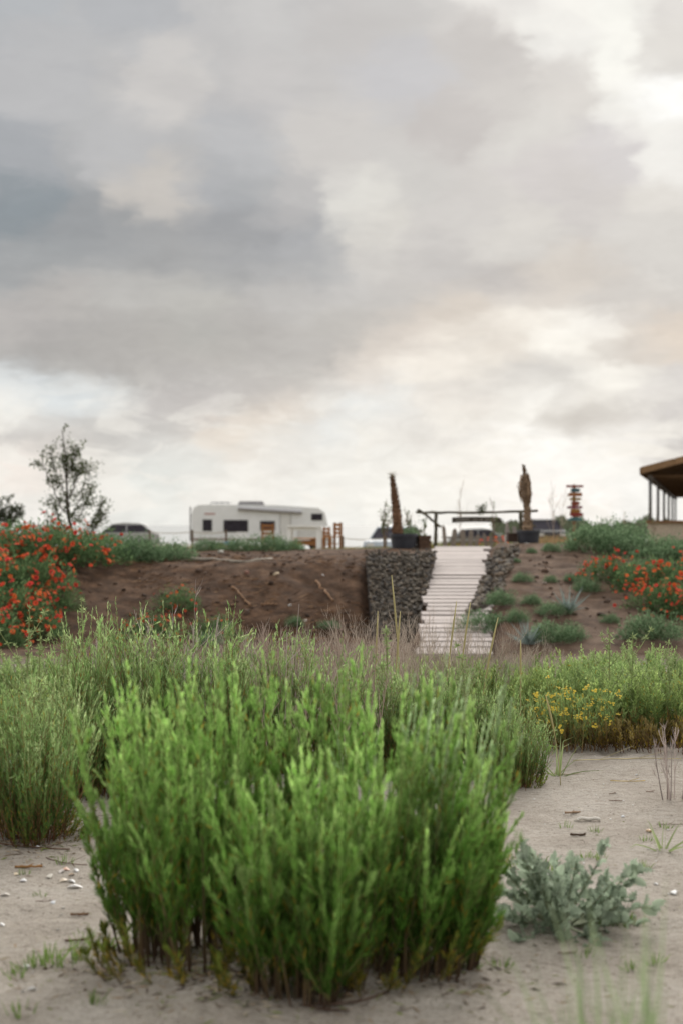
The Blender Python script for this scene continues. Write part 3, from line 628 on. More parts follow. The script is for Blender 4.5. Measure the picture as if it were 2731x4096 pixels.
TU = [(2370, 3690, 1.4), (2450, 3685, 1.5), (2540, 3690, .9), (130, 3870, 1.2), (190, 3850, 1.5), (250, 3860, 1.4), (310, 3840, 1.3), (60, 3905, 1.0), (340, 3770, 1.2), (410, 3790, 1.5), (2130, 3480, 1.6), (2080, 3470, 1.5), (2210, 3480, 1.2), (2340, 3440, .8), (2400, 3445, .8), (2570, 3480, .9), (2300, 3480, .7), (2260, 3320, .8), (2380, 3340, .8), (2660, 3330, .8), (2580, 3380, .7), (100, 3480, .7), (160, 3560, .6), (260, 3440, .9), (1870, 3880, 1.0), (2000, 3860, .9), (2330, 3800, .9), (2520, 3860, .8), (2620, 3840, .9), (90, 4060, 1.1), (380, 4030, 1.0)]
tr_ = None
for k, (px, py, s_) in enumerate(TU):
    d = EYE * FPX / (py - HOR); x = X(px, d); loc = (x, d, g1(x, d) - .004)
    lab = 'small green grass tuft growing out of the open sand'
    if k < 3: o = tag(tuft[k].build('grass_tuft', M_leaf, loc=loc), lab, 'grass tuft', 'small grass tufts on the sand'); o.scale = (s_,) * 3; tr_ = (tr_ or []) + [o]
    else: copy_thing(tr_[k % 3], lab, loc, k * 1.3, s_)
# larger grass clump by the yellow flowers
for px, py, s_, lab in [(2230, 3110, 3.2, 'splayed pale grass clump below the yellow flowers'), (2650, 3420, 2.2, 'thin splayed grass blades near the right edge of the sand')]:
    d = EYE * FPX / (py - HOR); x = X(px, d)
    tag(blade_mesh(int(px), 12, .03, .085 * s_, .008, (.27, .33, .15), .9).build('grass_clump', M_leaf, loc=(x, d, g1(x, d))), lab, 'grass')

# ---- grey green curly plant beside the bush
def curly_plant():
    rng = rs(101); F = Batch(); S_ = Batch(); d = 4.68; x0 = X(2240, d)
    n = 58; p = stems(rng, n, .06, .05, .31, 1.8, nod=.3, curve=.25, len_var=(.5, 1.05)); tubes(S_, p, np.linspace(.005, .0025, 9)[None], np.array([.30, .33, .22]) * rng.uniform(.7, 1.2, (n, 1)))
    # curled leaf: a 5 x 9 patch with wavy rim
    for i in range(n):
        for t_ in (.35, .5, .62, .74, .86, .97):
            for rep in range(2):
                P, D = sample_path(p, np.array([i]), np.array([t_])); dd = off_axis(D, np.array([rng.uniform(.5, 1.3)]), rng)[0]; dd[2] += .25; dd /= np.linalg.norm(dd)
                S1 = nrm(np.cross(dd, rng.normal(size=3))); Nn = np.cross(S1, dd); L = rng.uniform(.030, .052); Wd = L * .62
                uu = np.linspace(0, 1, 9); vv = np.linspace(-1, 1, 5); UU, VV = np.meshgrid(uu, vv, indexing='ij')
                wid = Wd * .5 * np.sin(np.pi * np.clip(UU * .92 + .08, 0, 1)) ** .6 * (1 + .22 * np.sin(UU * 26 + i) * np.abs(VV))
                hgt = .008 * np.sin(UU * 24 + VV * 2 + i) * np.abs(VV) ** 1.5 + .3 * np.abs(VV) * wid - L * .5 * UU ** 2 * .6
                v = P[0] + dd * (UU * L)[..., None] + S1 * (VV * wid)[..., None] + Nn * hgt[..., None]
                idx = np.arange(45).reshape(9, 5); q = np.stack([idx[:-1, :-1], idx[:-1, 1:], idx[1:, 1:], idx[1:, :-1]], -1).reshape(-1, 4)
                F.add(v, q, (np.array([.38, .46, .34]) * rng.uniform(.5, 1.1) * (1 + .45 * np.abs(VV) ** 2)[..., None]).reshape(-1, 3))
    o = thing('sea_kale', 'curly grey green leafy plant on the sand at the right of the front bush', 'plant', (x0, d, g1(x0, d)))
    S_.build('stem', M_stem, o, smooth=True); F.build('foliage', M_leaf, o, smooth=True)
curly_plant()

# ------------------------------------------------------------------ litter on the sand
def on_sand(px, py):
    d = EYE * FPX / (py - HOR); x = X(px, d); return x, d, g1(x, d)
def shell_mesh(seed, L, Wd, H, colr):
    rng = rs(seed); b = Batch(); nu, nv = 15, 7
    a = np.linspace(-1.25, 1.25, nu); r = np.linspace(0, 1, nv); A, Rr = np.meshgrid(a, r, indexing='ij')
    rib = 1 + .03 * np.cos(A * 22)
    x = np.sin(A) * Rr * Wd / 2 * rib; y = (np.cos(A) * Rr - .35) * L * .7 * rib; z = H * (1 - Rr ** 2.2) * (1 - .25 * np.abs(A)) + .002
    z = np.where(Rr < .15, z * .85, z)
    idx = np.arange(nu * nv).reshape(nu, nv); q = np.stack([idx[:-1, :-1], idx[:-1, 1:], idx[1:, 1:], idx[1:, :-1]], -1).reshape(-1, 4)
    v = np.stack([x, y, z], -1).reshape(-1, 3); nV = len(v)
    v2 = v.copy(); v2[:, 2] -= .0022
    c = np.asarray(colr) * (1 - .18 * (np.sin(Rr * 14) > .4))[..., None]; c = c.reshape(-1, 3)
    b.add(v, q, c); b.add(v2, q[:, ::-1], c * .9); return b
SH = [(300, 3528, .042, .062, .014, (.78, .75, .72), 'largest white flat shell of the shell cluster left of the bush'), (202, 3492, .032, .036, .014, (.78, .72, .62), 'domed cream shell left in the shell cluster'), (255, 3500, .030, .036, .013, (.74, .62, .48), 'cream brown shell in the middle of the shell cluster'),
      (287, 3503, .028, .036, .012, (.80, .79, .78), 'round white shell above the largest flat shell'), (250, 3472, .030, .036, .012, (.78, .70, .64), 'upturned white shell in the shell cluster beside a pinkish one'), (265, 3463, .028, .034, .011, (.74, .46, .34), 'pinkish orange shell at the top of the shell cluster'), (305, 3468, .026, .034, .011, (.82, .80, .78), 'white shell touching the bush edge at the top of the cluster'), (288, 3482, .02, .03, .01, (.70, .52, .36), 'small tan shell among the white shells'),
      (95, 3508, .026, .034, .010, (.80, .78, .77), 'curved white shell below the brown stick'), (65, 3484, .022, .028, .008, (.76, .62, .44), 'flat tan shell below the left end of the brown stick'), (22, 3562, .028, .036, .012, (.76, .70, .62), 'cream shell at the left edge of the sand'), (215, 3592, .022, .032, .008, (.80, .80, .82), 'broken white shell lying alone below the shell cluster'), (152, 3383, .018, .03, .008, (.85, .86, .90), 'bright white shell beside the left wormwood shrub roots'), (5, 3690, .026, .03, .01, (.78, .77, .76), 'white shell cut by the left picture edge'),
      (2695, 3578, .032, .052, .012, (.80, .79, .76), 'flat white shell on the open sand right of the curly plant'), (2490, 3280, .018, .020, .008, (.82, .82, .83), 'small white shell right above the frayed rope'), (2620, 3542, .016, .026, .006, (.76, .76, .74), 'thin white shell chip above the flat white shell'), (2545, 3120, .014, .018, .006, (.8, .8, .8), 'tiny white shell chip on the far right sand'), (2660, 3070, .016, .02, .007, (.8, .8, .8), 'tiny white shell near the yellow reed stem'), (105, 3870, .024, .03, .011, (.72, .71, .70), 'pale shell half hidden by the grass tufts at lower left'), (130, 3968, .026, .03, .011, (.70, .68, .66), 'pale pebble like shell on the sand below the grass tufts')]
for k, (px, py, L, Wd, H, c, lab) in enumerate(SH):
    x, d, z = on_sand(px, py); o = tag(shell_mesh(k, L, Wd, H, np.array(c) * .85).build('seashell', M_shell, loc=(x, d, z + .001), smooth=True), lab, 'shell', 'shells on the sand'); o.rotation_euler = (.25, .1 * math.sin(k), k * 1.9)
rngc = rs(31)
chip = None
for k in range(46):
    px, py = (rngc.uniform(0, 330), rngc.uniform(3400, 4000)) if k % 3 == 0 else (rngc.uniform(2080, 2731), rngc.uniform(3020, 3600))
    x, d, z = on_sand(px, py); s_ = rngc.uniform(.25, .6)
    if chip is None: chip = tag(shell_mesh(99, .022, .026, .009, (.66, .63, .59)).build('shell_chip', M_shell, loc=(x, d, z), smooth=True), 'tiny pale shell chip scattered on the open sand', 'shell chip', 'tiny shell chips'); chip.scale = (s_,) * 3
    else: copy_thing(chip, chip['label'], (x, d, z + .001), k * 2.1, s_)
def stick_mesh(seed, L, r, colr, bend=.08, forks=0):
    rng = rs(seed); b = Batch(); t = np.linspace(-.5, .5, 9)
    p = np.stack([t * L, bend * L * (t ** 2) * 4 + rng.normal(0, L * .012, 9), r * .8 + np.abs(rng.normal(0, r * .3, 9))], -1)[None]
    tubes(b, p, r * rng.uniform(.7, 1.1, (1, 9)), np.asarray(colr) * rng.uniform(.75, 1.25, (1, 9, 1)), 6)
    for k in range(forks):
        q0 = p[0, rng.randint(2, 7)]; a = rng.uniform(-1, 1); dd = np.array([math.cos(a), math.sin(a), .35]); tubes(b, np.stack([q0, q0 + dd * L * .18, q0 + dd * L * .33])[None], np.array([r * .5, r * .4, r * .2])[None], colr, 5)
    return b
ST = [(115, 3462, .105, .007, (.25, .13, .05), .05, .03, 'brown bark stick lying above the shells at the left'), (320, 3642, .06, .006, (.16, .09, .05), .1, .1, 'dark crumbling stick touching the left side of the bush'), (310, 3755, .075, .005, (.17, .10, .07), .05, .2, 'short brown twig on the sand at the left foot of the bush'), (400, 3890, .17, .005, (.30, .23, .17), .05, -1.0, 'pale stick leaning into the sand at the left foot of the bush'),
      (2290, 3260, .075, .007, (.25, .17, .11), .08, .25, 'thick brown stick above the frayed rope'), (2310, 3355, .062, .007, (.07, .045, .03), .1, -.1, 'dark charred stick below the frayed rope'), (2460, 3230, .06, .003, (.18, .12, .09), .1, -.3, 'thin twig right of the frayed rope'), (2450, 3205, .05, .003, (.18, .13, .09), .1, .7, 'tiny slanting twig above the white shell'), (2600, 3195, .04, .003, (.2, .13, .1), .2, .3, 'short twig towards the right edge of the sand'), (2680, 3318, .12, .002, (.15, .1, .08), .03, .02, 'hair thin root lying at the right edge of the sand'),
      (2250, 3105, .20, .004, (.40, .33, .24), .04, -.05, 'pale reed stem lying at the roots of the small shrub'), (2500, 3060, .60, .004, (.48, .41, .25), -.06, .12, 'long yellow reed stem lying on the far right sand'), (2510, 3150, .17, .003, (.42, .30, .10), .08, -.05, 'yellow dry stem on the right sand'), (90, 3380, .42, .004, (.12, .07, .045), .05, -.35, 'thin dark branch trailing from the left wormwood shrub'), (250, 3440, .22, .003, (.11, .07, .05), .1, -.6, 'dark rootlet below the left wormwood shrub'), (1430, 4040, .22, .005, (.08, .05, .035), .12, .5, 'dark gnarled root at the foot of the front bush'), (1290, 4062, .14, .004, (.08, .05, .035), .1, -.3, 'second dark root below the front bush'), (2270, 3800, .06, .004, (.2, .15, .12), .1, .2, 'short twig on the lower right sand'), (180, 3590, .06, .002, (.15, .1, .08), .1, .2, 'thin twig below the shell cluster')]
for k, (px, py, L, r, c, bend, rz, lab) in enumerate(ST):
    x, d, z = on_sand(px, py); o = tag(stick_mesh(k + 200, L, r * .75, np.array(c) * 1.1, bend, forks=2 if L > .15 else 1).build('stick', M_stem, loc=(x, d, z + .002), smooth=True), lab, 'stick', 'sticks on the sand'); o.rotation_euler = (0, 0, rz)
# frayed rope
x, d, z = on_sand(2352, 3298); b = Batch(); t = np.linspace(0, 1, 26); ctr = np.stack([(t - .5) * .10, .012 * np.sin(t * 3.1), .006 + .006 * np.sin(t * 3.14) + .004 * np.sin(t * 9)], -1)
for k in range(3):
    ph = t * 26 + k * 2.09; tubes(b, (ctr + .0042 * np.stack([0 * ph, np.cos(ph), np.sin(ph)], -1))[None], np.full((1, 26), .0045), (.62, .58, .52), 6)
rngq = rs(8); q0 = np.concatenate([np.repeat(ctr[:1], 30, 0), ctr[rngq.randint(0, 26, 60)]]); dd = rngq.normal(size=(90, 3)) * np.array([1, 1, .5]); dd[:30, 0] = -np.abs(dd[:30, 0]) * 2; leaves(b, q0, nrm(dd), .016, .001, (.62, .58, .52), rngq)
tag(b.build('frayed_rope', M_stem, loc=(x, d, z), smooth=True), 'short curved piece of frayed white rope on the sand', 'rope')
x, d, z = on_sand(2592, 3347); b = Batch()
tt = np.linspace(0, 1, 40); ang = tt * 4.2 * np.pi; rr = .0085 * (1 - tt * .85); tubes(b, np.stack([rr * np.cos(ang), rr * np.sin(ang), .006 + tt * .009], -1)[None], (.0062 * (1 - tt * .8))[None], np.array([.55, .38, .24])[None, None] * (1 + .3 * np.sin(tt * 40))[None, :, None], 8)
tag(b.build('snail_shell', M_shell, loc=(x, d, z), smooth=True), 'small brown coiled snail shell near the right edge of the sand', 'snail shell')
# fine litter nobody could count
rngl = rs(9); n = 6200; b = Batch(); px = np.where(np.arange(n) < 2600, rngl.uniform(-200, 2900, n), np.where(np.arange(n) < 5000, rngl.normal(1130, 420, n), rngl.normal(60, 190, n))); py = np.where(np.arange(n) < 2600, 3000 + 1150 * rngl.uniform(0, 1, n) ** 1.1, np.where(np.arange(n) < 5000, rngl.normal(3900, 80, n), rngl.normal(3300, 60, n))); d = EYE * FPX / (py - HOR); x = X(px, d); P = np.stack([x, d, ground(x, d) + .0015], -1)
a = rngl.uniform(0, 6.28, n); D = nrm(np.stack([np.cos(a), np.sin(a), rngl.uniform(0, .25, n)], -1)); pal = np.array([[.12, .08, .05], [.30, .22, .14], [.45, .38, .28], [.09, .06, .045], [.20, .23, .07]])
leaves(b, P, D, np.where(np.arange(n) < 2600, rngl.uniform(.004, .024, n), rngl.uniform(.012, .055, n)), np.where(np.arange(n) < 2600, rngl.uniform(.0012, .0035, n), rngl.uniform(.003, .008, n)), pal[rngl.randint(0, 5, n)], rngl); o = b.build('plant_litter', M_stem); o['kind'] = 'stuff'; o['label'] = 'fine plant litter and bark crumbs strewn over the sand'; o['category'] = 'litter'

# ------------------------------------------------------------------ walkway
b = Batch(); rngw = rs(14); d = 18.9; k = 0
while d < 28.3:
    wd = rngw.uniform(.25, .30); dm = d + wd / 2; xl = walk_left(dm) + rngw.normal(0, .025); w = WALK_W + rngw.normal(0, .03) + .14 * sstep(26.6, 27.4, dm); sl = math.atan(.165) if dm < 27 else -.02
    step = .035 if k % 2 == 0 else .0
    box(b, (xl + w / 2, dm, float(ramp_z(dm)) - .015 + rngw.normal(0, .004)), (w, wd - ((.05 if d < 24.6 else .008) if k % 2 else .004), .05), np.array([.43, .378, .352]) * rngw.uniform(.9, 1.1), rotm(sl - (.035 if dm < 24.6 else 0), 0, rngw.normal(0, .012)))
    d += wd; k += 1
wk = thing('boardwalk', 'sloping pale plank walkway climbing the bank between the two rubble walls', 'walkway')
b.build('plank', M_deck, wk); b = Batch()
for off in (.12, WALK_W - .12):
    dd = np.array([19, 23, 27.0]); tubes(b, np.stack([walk_left(dd) + off, dd, ramp_z(dd) - .085], -1)[None], np.full((1, 3), .04), (.14, .11, .09), 6)
b.build('bearer', M_wood, wk)

# ------------------------------------------------------------------ rubble walls flanking it
import bmesh
bm = bmesh.new(); bmesh.ops.create_icosphere(bm, subdivisions=2, radius=1); ico_v = np.array([v.co[:] for v in bm.verts]); ico_f = np.array([[v.index for v in f.verts] for f in bm.faces]); bm.free(); ICO2 = (ico_v, ico_f)
bm = bmesh.new(); bmesh.ops.create_icosphere(bm, subdivisions=1, radius=1); ico1_v = np.array([v.co[:] for v in bm.verts]); ico1_f = np.array([[v.index for v in f.verts] for f in bm.faces]); bm.free()
def stone(b, c, s_, colr, rng, flat=.75):
    ico_v, ico_f = (ICO2 if s_ > .05 else (ico1_v, ico1_f))
    v = ico_v * (1 + .22 * np.sin(ico_v @ rng.normal(size=(3, 3)) * 2.4 + rng.uniform(0, 6, 3)).sum(1, keepdims=True) / 1.7)
    v = np.sign(v) * np.abs(v) ** .85 * np.array([1, rng.uniform(.7, 1), flat]) * s_; v = v @ rotm(*rng.uniform(-.6, .6, 2), rng.uniform(0, 6)).T
    b.add(v + c, ico_f, colr)
def quad_pt(Q, u, v): return (Q[0] * (1 - u) + Q[1] * u) * (1 - v) + (Q[3] * (1 - u) + Q[2] * u) * v
def P3(px, py, d): return np.array([X(px, d), d, Z(py, d)])
def on_bank(px, py):
    dd = np.linspace(18, 29, 900); xx = X(px, dd); yy = HOR - (ground(xx, dd) - EYE) / dd * FPX
    vis = np.where(yy <= py)[0]; d = float(dd[vis[0]]) if len(vis) else 27.0
    return X(px, d), d, g1(X(px, d), d)
rngs = rs(17)
pal = np.array([[.20, .185, .165], [.28, .265, .24], [.15, .14, .13], [.24, .20, .165], [.34, .32, .29], [.19, .19, .195]])
def rubble(Q, nu, nv, size, depth, lab, name='rubble_wall', gain=1.0, onto=None):
    Q = [np.asarray(q) for q in Q]; b = Batch(); o0 = sum(Q) / 4
    back = Batch(); off = np.array([0, .12, -.05]); back.add([Q[0] + off, Q[1] + off, Q[2] + off, Q[3] + off, Q[0] + off * 8, Q[1] + off * 8, Q[2] + off * 8 - [0, 0, .1], Q[3] + off * 8 - [0, 0, .1]] - o0, [[0, 1, 2, 3], [3, 2, 6, 7], [0, 3, 7, 4], [1, 5, 6, 2]], (.06, .05, .045))
    nrmQ = np.cross(Q[1] - Q[0], Q[3] - Q[0]); nrmQ /= np.linalg.norm(nrmQ)
    for j in range(nv):
        for i in range(nu):
            u = (i + rngs.uniform(0, 1) + .5 * (j % 2)) / (nu + .5); v = (j + rngs.uniform(.15, .85)) / nv
            c = quad_pt(Q, np.clip(u, 0, 1), v)
            if onto is not None: c = np.array(on_bank(*quad_pt(onto, np.clip(u, 0, 1), v))) + [0, -.03, .015]; c[2] += (.085 if 0 < c[0] - walk_left(c[1]) < WALK_W + .03 else 0)
            stone(b, c - o0 + nrmQ * rngs.normal(0, depth) + rngs.normal(0, .012, 3), size * rngs.uniform(.65, 1.35), pal[rngs.randint(6)] * rngs.uniform(.75, 1.15) * gain * np.array([.60, .55, .49]), rngs)
    o = thing(name, lab, 'stone wall', tuple(o0)); b.build('stone', M_stone, o); back.build('core', M_stone, o); return o
rubble([P3(1490, 2530, 21.25), P3(1668, 2525, 21.3), P3(1745, 2204, 25.1), P3(1462, 2214, 24.5)], 34, 52, .030, .04, 'wide dark rubble stone wall left of the boardwalk below the slim palm pot')
rubble([P3(1862, 2492, 21.2), P3(1962, 2440, on_bank(1962, 2440)[1] - .12), P3(2080, 2186, on_bank(2080, 2190)[1] - .10), P3(1985, 2196, 26.9)], 13, 42, .042, .03, 'narrow light rubble stone edging right of the boardwalk', gain=1.15, onto=[np.array(q, float) for q in ((1868, 2482), (1972, 2432), (2080, 2186), (1978, 2200))])

# ------------------------------------------------------------------ bushes with red flowers, green mounds, weeds
def mound(seed, n, r, h, leaf, lw, c0, c1, stems_n=60):
    rng = rs(seed); F = Batch(); S_ = Batch(); 
    ph = rng.uniform(0, 6.28, n); u = rng.uniform(0, 1, n); th = np.arccos(1 - u); rad = rng.uniform(.35, 1, n) ** .45
    lump = 1 + .22 * np.sin(ph * 3 + seed) + .20 * np.sin(ph * 7 + th * 6 + seed * 2) + .12 * np.sin(ph * 13 + th * 9)
    P = np.stack([np.cos(ph) * np.sin(th) * r * lump, np.sin(ph) * np.sin(th) * r * lump, np.cos(th) * h * lump], -1) * rad[:, None]; P[:, 2] += .02
    D = nrm(nrm(P + np.array([0, 0, .1])) + rng.normal(0, .6, (n, 3)) + np.array([0, 0, .35]))
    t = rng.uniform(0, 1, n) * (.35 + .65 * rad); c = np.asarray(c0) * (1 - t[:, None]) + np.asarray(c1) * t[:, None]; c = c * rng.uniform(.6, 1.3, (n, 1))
    leaves(F, P, D, rng.uniform(*leaf, n), lw * rng.uniform(.7, 1.4, n), c, rng, fold=.3)
    k = rng.randint(0, n, stems_n); e = P[k]; tubes(S_, np.stack([e * [.15, .15, 0], e * [.6, .6, .55], e], 1), np.array([.006, .004, .0025])[None], (.10, .12, .05))
    return F, S_, P, rad
ME_red = [flower_mesh('flower', .043, 10, c, cc, .015, rngf, cup=.35, rows_=2) for c, cc in (((.84, .12, .05), (.32, .05, .02)), ((.86, .19, .055), (.45, .14, .03)), ((.76, .075, .055), (.2, .03, .02)))]
RED = []
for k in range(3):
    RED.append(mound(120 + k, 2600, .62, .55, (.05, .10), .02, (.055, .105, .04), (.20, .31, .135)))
def red_bush(px, py, d, s_, nfl, lab, k, zs=1.0, name='red_flower_bush', gr='red flowering bushes on the bank'):
    F, S_, P, rad = RED[k]; x = X(px, d); z = g1(x, d) - .05
    o = thing(name, lab, 'flower bush', (x, d, z), rngf.uniform(0, 6.28), gr, (s_, s_, s_ * zs))
    if k not in rb: rb[k] = (S_.mesh('stem', M_stem), F.mesh('foliage', M_leaf))
    link('stem', rb[k][0], o); link('foliage', rb[k][1], o)
    rz = o.rotation_euler.z; front = -(P[:, 0] * math.sin(rz) + P[:, 1] * math.cos(rz)) ; ok = np.where((rad > .8) & ((front > .05) | ((front > -.25) & (P[:, 2] > .38))))[0]
    pw = np.exp(1.2 * np.sin(P[ok] @ np.array([5.3, 4.1, 6.7]) + s_ * 9) + .9 * np.sin(P[ok] @ np.array([-9., 7., 4.]) + px)); pw /= pw.sum()
    for i in rngf.choice(ok, nfl, replace=False, p=pw):
        f = link('flower', ME_red[rngf.randint(3)], o, P[i] * 1.08 + [0, 0, .025]); dirv = Vector(P[i] + [0, 0, .25]).normalized()
        f.rotation_euler = (dirv + Vector(rngf.normal(0, .55, 3))).to_track_quat('Z', 'Y').to_euler(); q = rngf.uniform(.6, 1.3); f.scale = (q, q, q / zs)
rb = {}
# px, row (not used for height), distance, size, flowers, label, variant
for a in [(40, 0, 23.4, 1.05, 95, 'red flowering bush at the left picture edge, highest on the bank', 0), (200, 0, 23.8, 1.0, 98, 'red flowering bush under the leaning small tree', 1), (350, 0, 24.0, .95, 98, 'red flowering bush directly above the left bare earth slope', 2),
          (-30, 0, 22.0, 1.05, 98, 'red flowering bush cut by the left edge halfway down the bank', 1), (130, 0, 22.2, 1.0, 99, 'red flowering bush halfway down the left bank', 2), (215, 0, 21.7, .62, 60, 'small red flowering bush jutting into the left bare earth', 0),
          (30, 0, 20.9, .95, 98, 'red flowering bush low on the left bank behind the pale stalks', 2), (150, 0, 20.7, .70, 75, 'red flowering bush low on the left bank beside bare earth', 0), (-40, 0, 20.0, .9, 95, 'lowest red flowering bush at the left picture edge', 1),
          (720, 0, 22.2, .58, 32, 'sparse red flowering bush before the earth bank, behind the tallest bare twigs', 1), (600, 0, 21.1, .70, 60, 'low red flowering bush behind the tips of the tall wormwood', 0), (860, 0, 21.3, .60, 14, 'low bush with few red flowers before the middle of the earth bank', 2),
          (2420, 0, 23.2, .68, 95, 'red flowering bush nearest the right bare slope', 0), (2550, 0, 22.6, .80, 99, 'red flowering bush in the middle of the right bank', 1), (2690, 0, 22.8, .92, 99, 'red flowering bush at the right picture edge, upper', 2), (2640, 0, 21.3, .72, 95, 'red flowering bush low on the right bank', 0), (2745, 0, 21.0, .8, 75, 'lowest red flowering bush at the right picture edge', 1)]:
    red_bush(*a)
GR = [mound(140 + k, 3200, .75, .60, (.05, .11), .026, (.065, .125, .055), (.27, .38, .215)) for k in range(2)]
gm = {}
def green_mound(px, d, s_, lab, k, zs=1.0, name='green_bush', gr='leafy green bushes on the bank', dz=-.05):
    F, S_, P, rad = GR[k]; x = X(px, d); o = thing(name, lab, 'bush', (x, d, g1(x, d) + dz), rngf.uniform(0, 6.28), gr, (s_, s_, s_ * zs))
    if k not in gm: gm[k] = (S_.mesh('stem', M_stem), F.mesh('foliage', M_leaf))
    link('stem', gm[k][0], o); link('foliage', gm[k][1], o)
for a in [(2370, 26.2, .82, 'large rounded green bush right of the earth mound', 0, .92), (2520, 26.0, .75, 'green bush in front of the pavilion corner', 1, .8), (2660, 25.2, .85, 'green bush in front of the pavilion wall', 0, .75), (2760, 25.6, .8, 'green bush at the right edge below the pavilion', 1, .8), (2460, 28.0, .8, 'darker green bush behind, left of the pavilion', 1, .95), (2600, 24.2, .6, 'low green bush above the right red flowers', 0, .6),
          (560, 25.0, .72, 'green bush in front of the parked pale car', 0, .85), (680, 25.3, .66, 'green bush between the pale grey car and the camper', 1, .8), (460, 25.3, .85, 'green bush above the left red flowers', 1, .75), (60, 26.5, 1.0, 'green bush under the leftmost small tree', 0, .8), (230, 26.5, .95, 'green bush at the foot of the leaning tree', 1, .75),
          (830, 26.8, .42, 'low green plants before the rear of the camper', 1, .9), (960, 26.8, .42, 'low green plants before the middle of the camper', 0, .95), (1080, 27.0, .5, 'green plants left of the white table', 1, 1.0), (1165, 27.2, .38, 'low green plants under the white table', 0, .9)]:
    green_mound(*a)
for k, (px, py, s_, lab) in enumerate([(1940, 2500, .46, 'largest green weed beside the lower right end of the rubble edging'), (2000, 2405, .22, 'small green weed beside the rubble edging, halfway up'), (2085, 2315, .17, 'small dark weed on the upper earth mound'), (2060, 2240, .13, 'tiny weed by the top of the rubble edging'), (2125, 2205, .12, 'tiny weed below the shaggy palm pot'), (2200, 2195, .16, 'small weed at the top right of the earth mound'), (2065, 2475, .20, 'rounded weed left of the agave on the slope'), (2125, 2405, .16, 'small weed right of the halfway weed'), (2210, 2440, .27, 'leafy weed beside the agave'), (2200, 2545, .36, 'large leafy weed low on the right slope'), (2290, 2540, .22, 'leafy weed right of the large one low on the slope'), (2200, 2320, .14, 'small weed in the middle of the right slope'), (2280, 2315, .14, 'weed before the right red flowers'), (2440, 2480, .16, 'bright weed above the straw patch'), (2600, 2530, .42, 'leafy weed under the right red flowers'), (2345, 2350, .26, 'dark weed at the left foot of the right red flowers'), (1740, 2235, .09, 'tiny weed growing at the upper left edge of the boardwalk'), (840, 2560, .3, 'weed at the foot of the bank behind the wormwood'), (1180, 2490, .2, 'low weed at the foot of the dark earth bank'), (1320, 2500, .18, 'low weed left of the rubble wall foot')]):
    dd = np.linspace(18, 28, 400); xx = X(px, dd); yy = HOR - (ground(xx, dd) - EYE) / dd * FPX; d = float(dd[np.argmin(np.abs(yy - py - s_ * 60))])
    green_mound(px, d, s_ * rngf.uniform(.8, 1.4), lab, k % 2, rngf.uniform(.7, 1.3), 'slope_weed', 'green weeds on the earth slopes', -.01)
# blue grey agaves
for px, py, s_, lab, sd in [(2270, 2450, .42, 'blue grey spiky agave in the middle of the right slope', 1), (2110, 2580, .40, 'blue grey spiky agave low on the slope beside the large weed', 2)]:
    dd = np.linspace(18, 28, 400); xx = X(px, dd); yy = HOR - (ground(xx, dd) - EYE) / dd * FPX; d = float(dd[np.argmin(np.abs(yy - py))]); rng = rs(sd + 300); b = Batch(); n = 26
    a = rng.uniform(0, 6.28, n); e = rng.uniform(.3, 1.4, n); D = np.stack([np.cos(a) * np.cos(e), np.sin(a) * np.cos(e), np.sin(e)], -1); leaves(b, np.zeros((n, 3)), D, s_ * rng.uniform(.7, 1.1, n), .035, np.array([.22, .27, .25]) * rng.uniform(.8, 1.2, (n, 1)), rng, mid=.3)
    tag(b.build('agave', M_leaf, loc=(X(px, d), d, g1(X(px, d), d))), lab, 'agave')

# straw, stones and branches on the left bank
rng = rs(61); n = 5200; b = Batch(); xx = rng.uniform(-5.6, 2.2, n); dd = rng.uniform(20.5, 25.2, n); patch = nz_bank(xx * .5 + 3, dd * .8) + .25 * (xx < -1) 
ok = (patch > -.15) & (xx < walk_left(dd) - .9); xx, dd = xx[ok], dd[ok]; n = len(xx); P = np.stack([xx, dd, ground(xx, dd) + .012], -1)
a = rng.normal(0, .5, n) + np.where(rng.uniform(size=n) < .5, 0, 2.2); D = nrm(np.stack([np.cos(a), np.sin(a) * .4, -np.sin(a) * .35 + rng.normal(0, .1, n)], -1)); pl = np.array([[.22, .12, .06], [.15, .08, .045], [.34, .21, .12], [.07, .04, .026]])
leaves(b, P, D, rng.uniform(.06, .26, n), rng.uniform(.008, .02, n), pl[rng.randint(0, 4, n)], rng, fold=.05); o = b.build('straw_mulch', M_stem); o['kind'] = 'stuff'; o['label'] = 'reddish brown straw and dry stalks covering the earth bank'; o['category'] = 'straw'
n = 1800; b = Batch(); xx = rng.uniform(2.3, 7.5, n); dd = rng.uniform(18.6, 23.5, n); ok = (nz_bank(xx * .6 + 9, dd) > .45) & (xx > walk_left(dd) + 1.4); xx, dd = xx[ok], dd[ok]; n = len(xx); P = np.stack([xx, dd, ground(xx, dd) + .01], -1); a = rng.uniform(0, 6.28, n); D = nrm(np.stack([np.cos(a), np.sin(a) * .5, np.sin(a) * .15], -1))
leaves(b, P, D, rng.uniform(.05, .2, n), .014, pl[rng.randint(0, 4, n)] * .9, rng, fold=.05); o = b.build('dry_straw', M_stem); o['kind'] = 'stuff'; o['label'] = 'brown dry straw lying on the right earth slope'; o['category'] = 'straw'
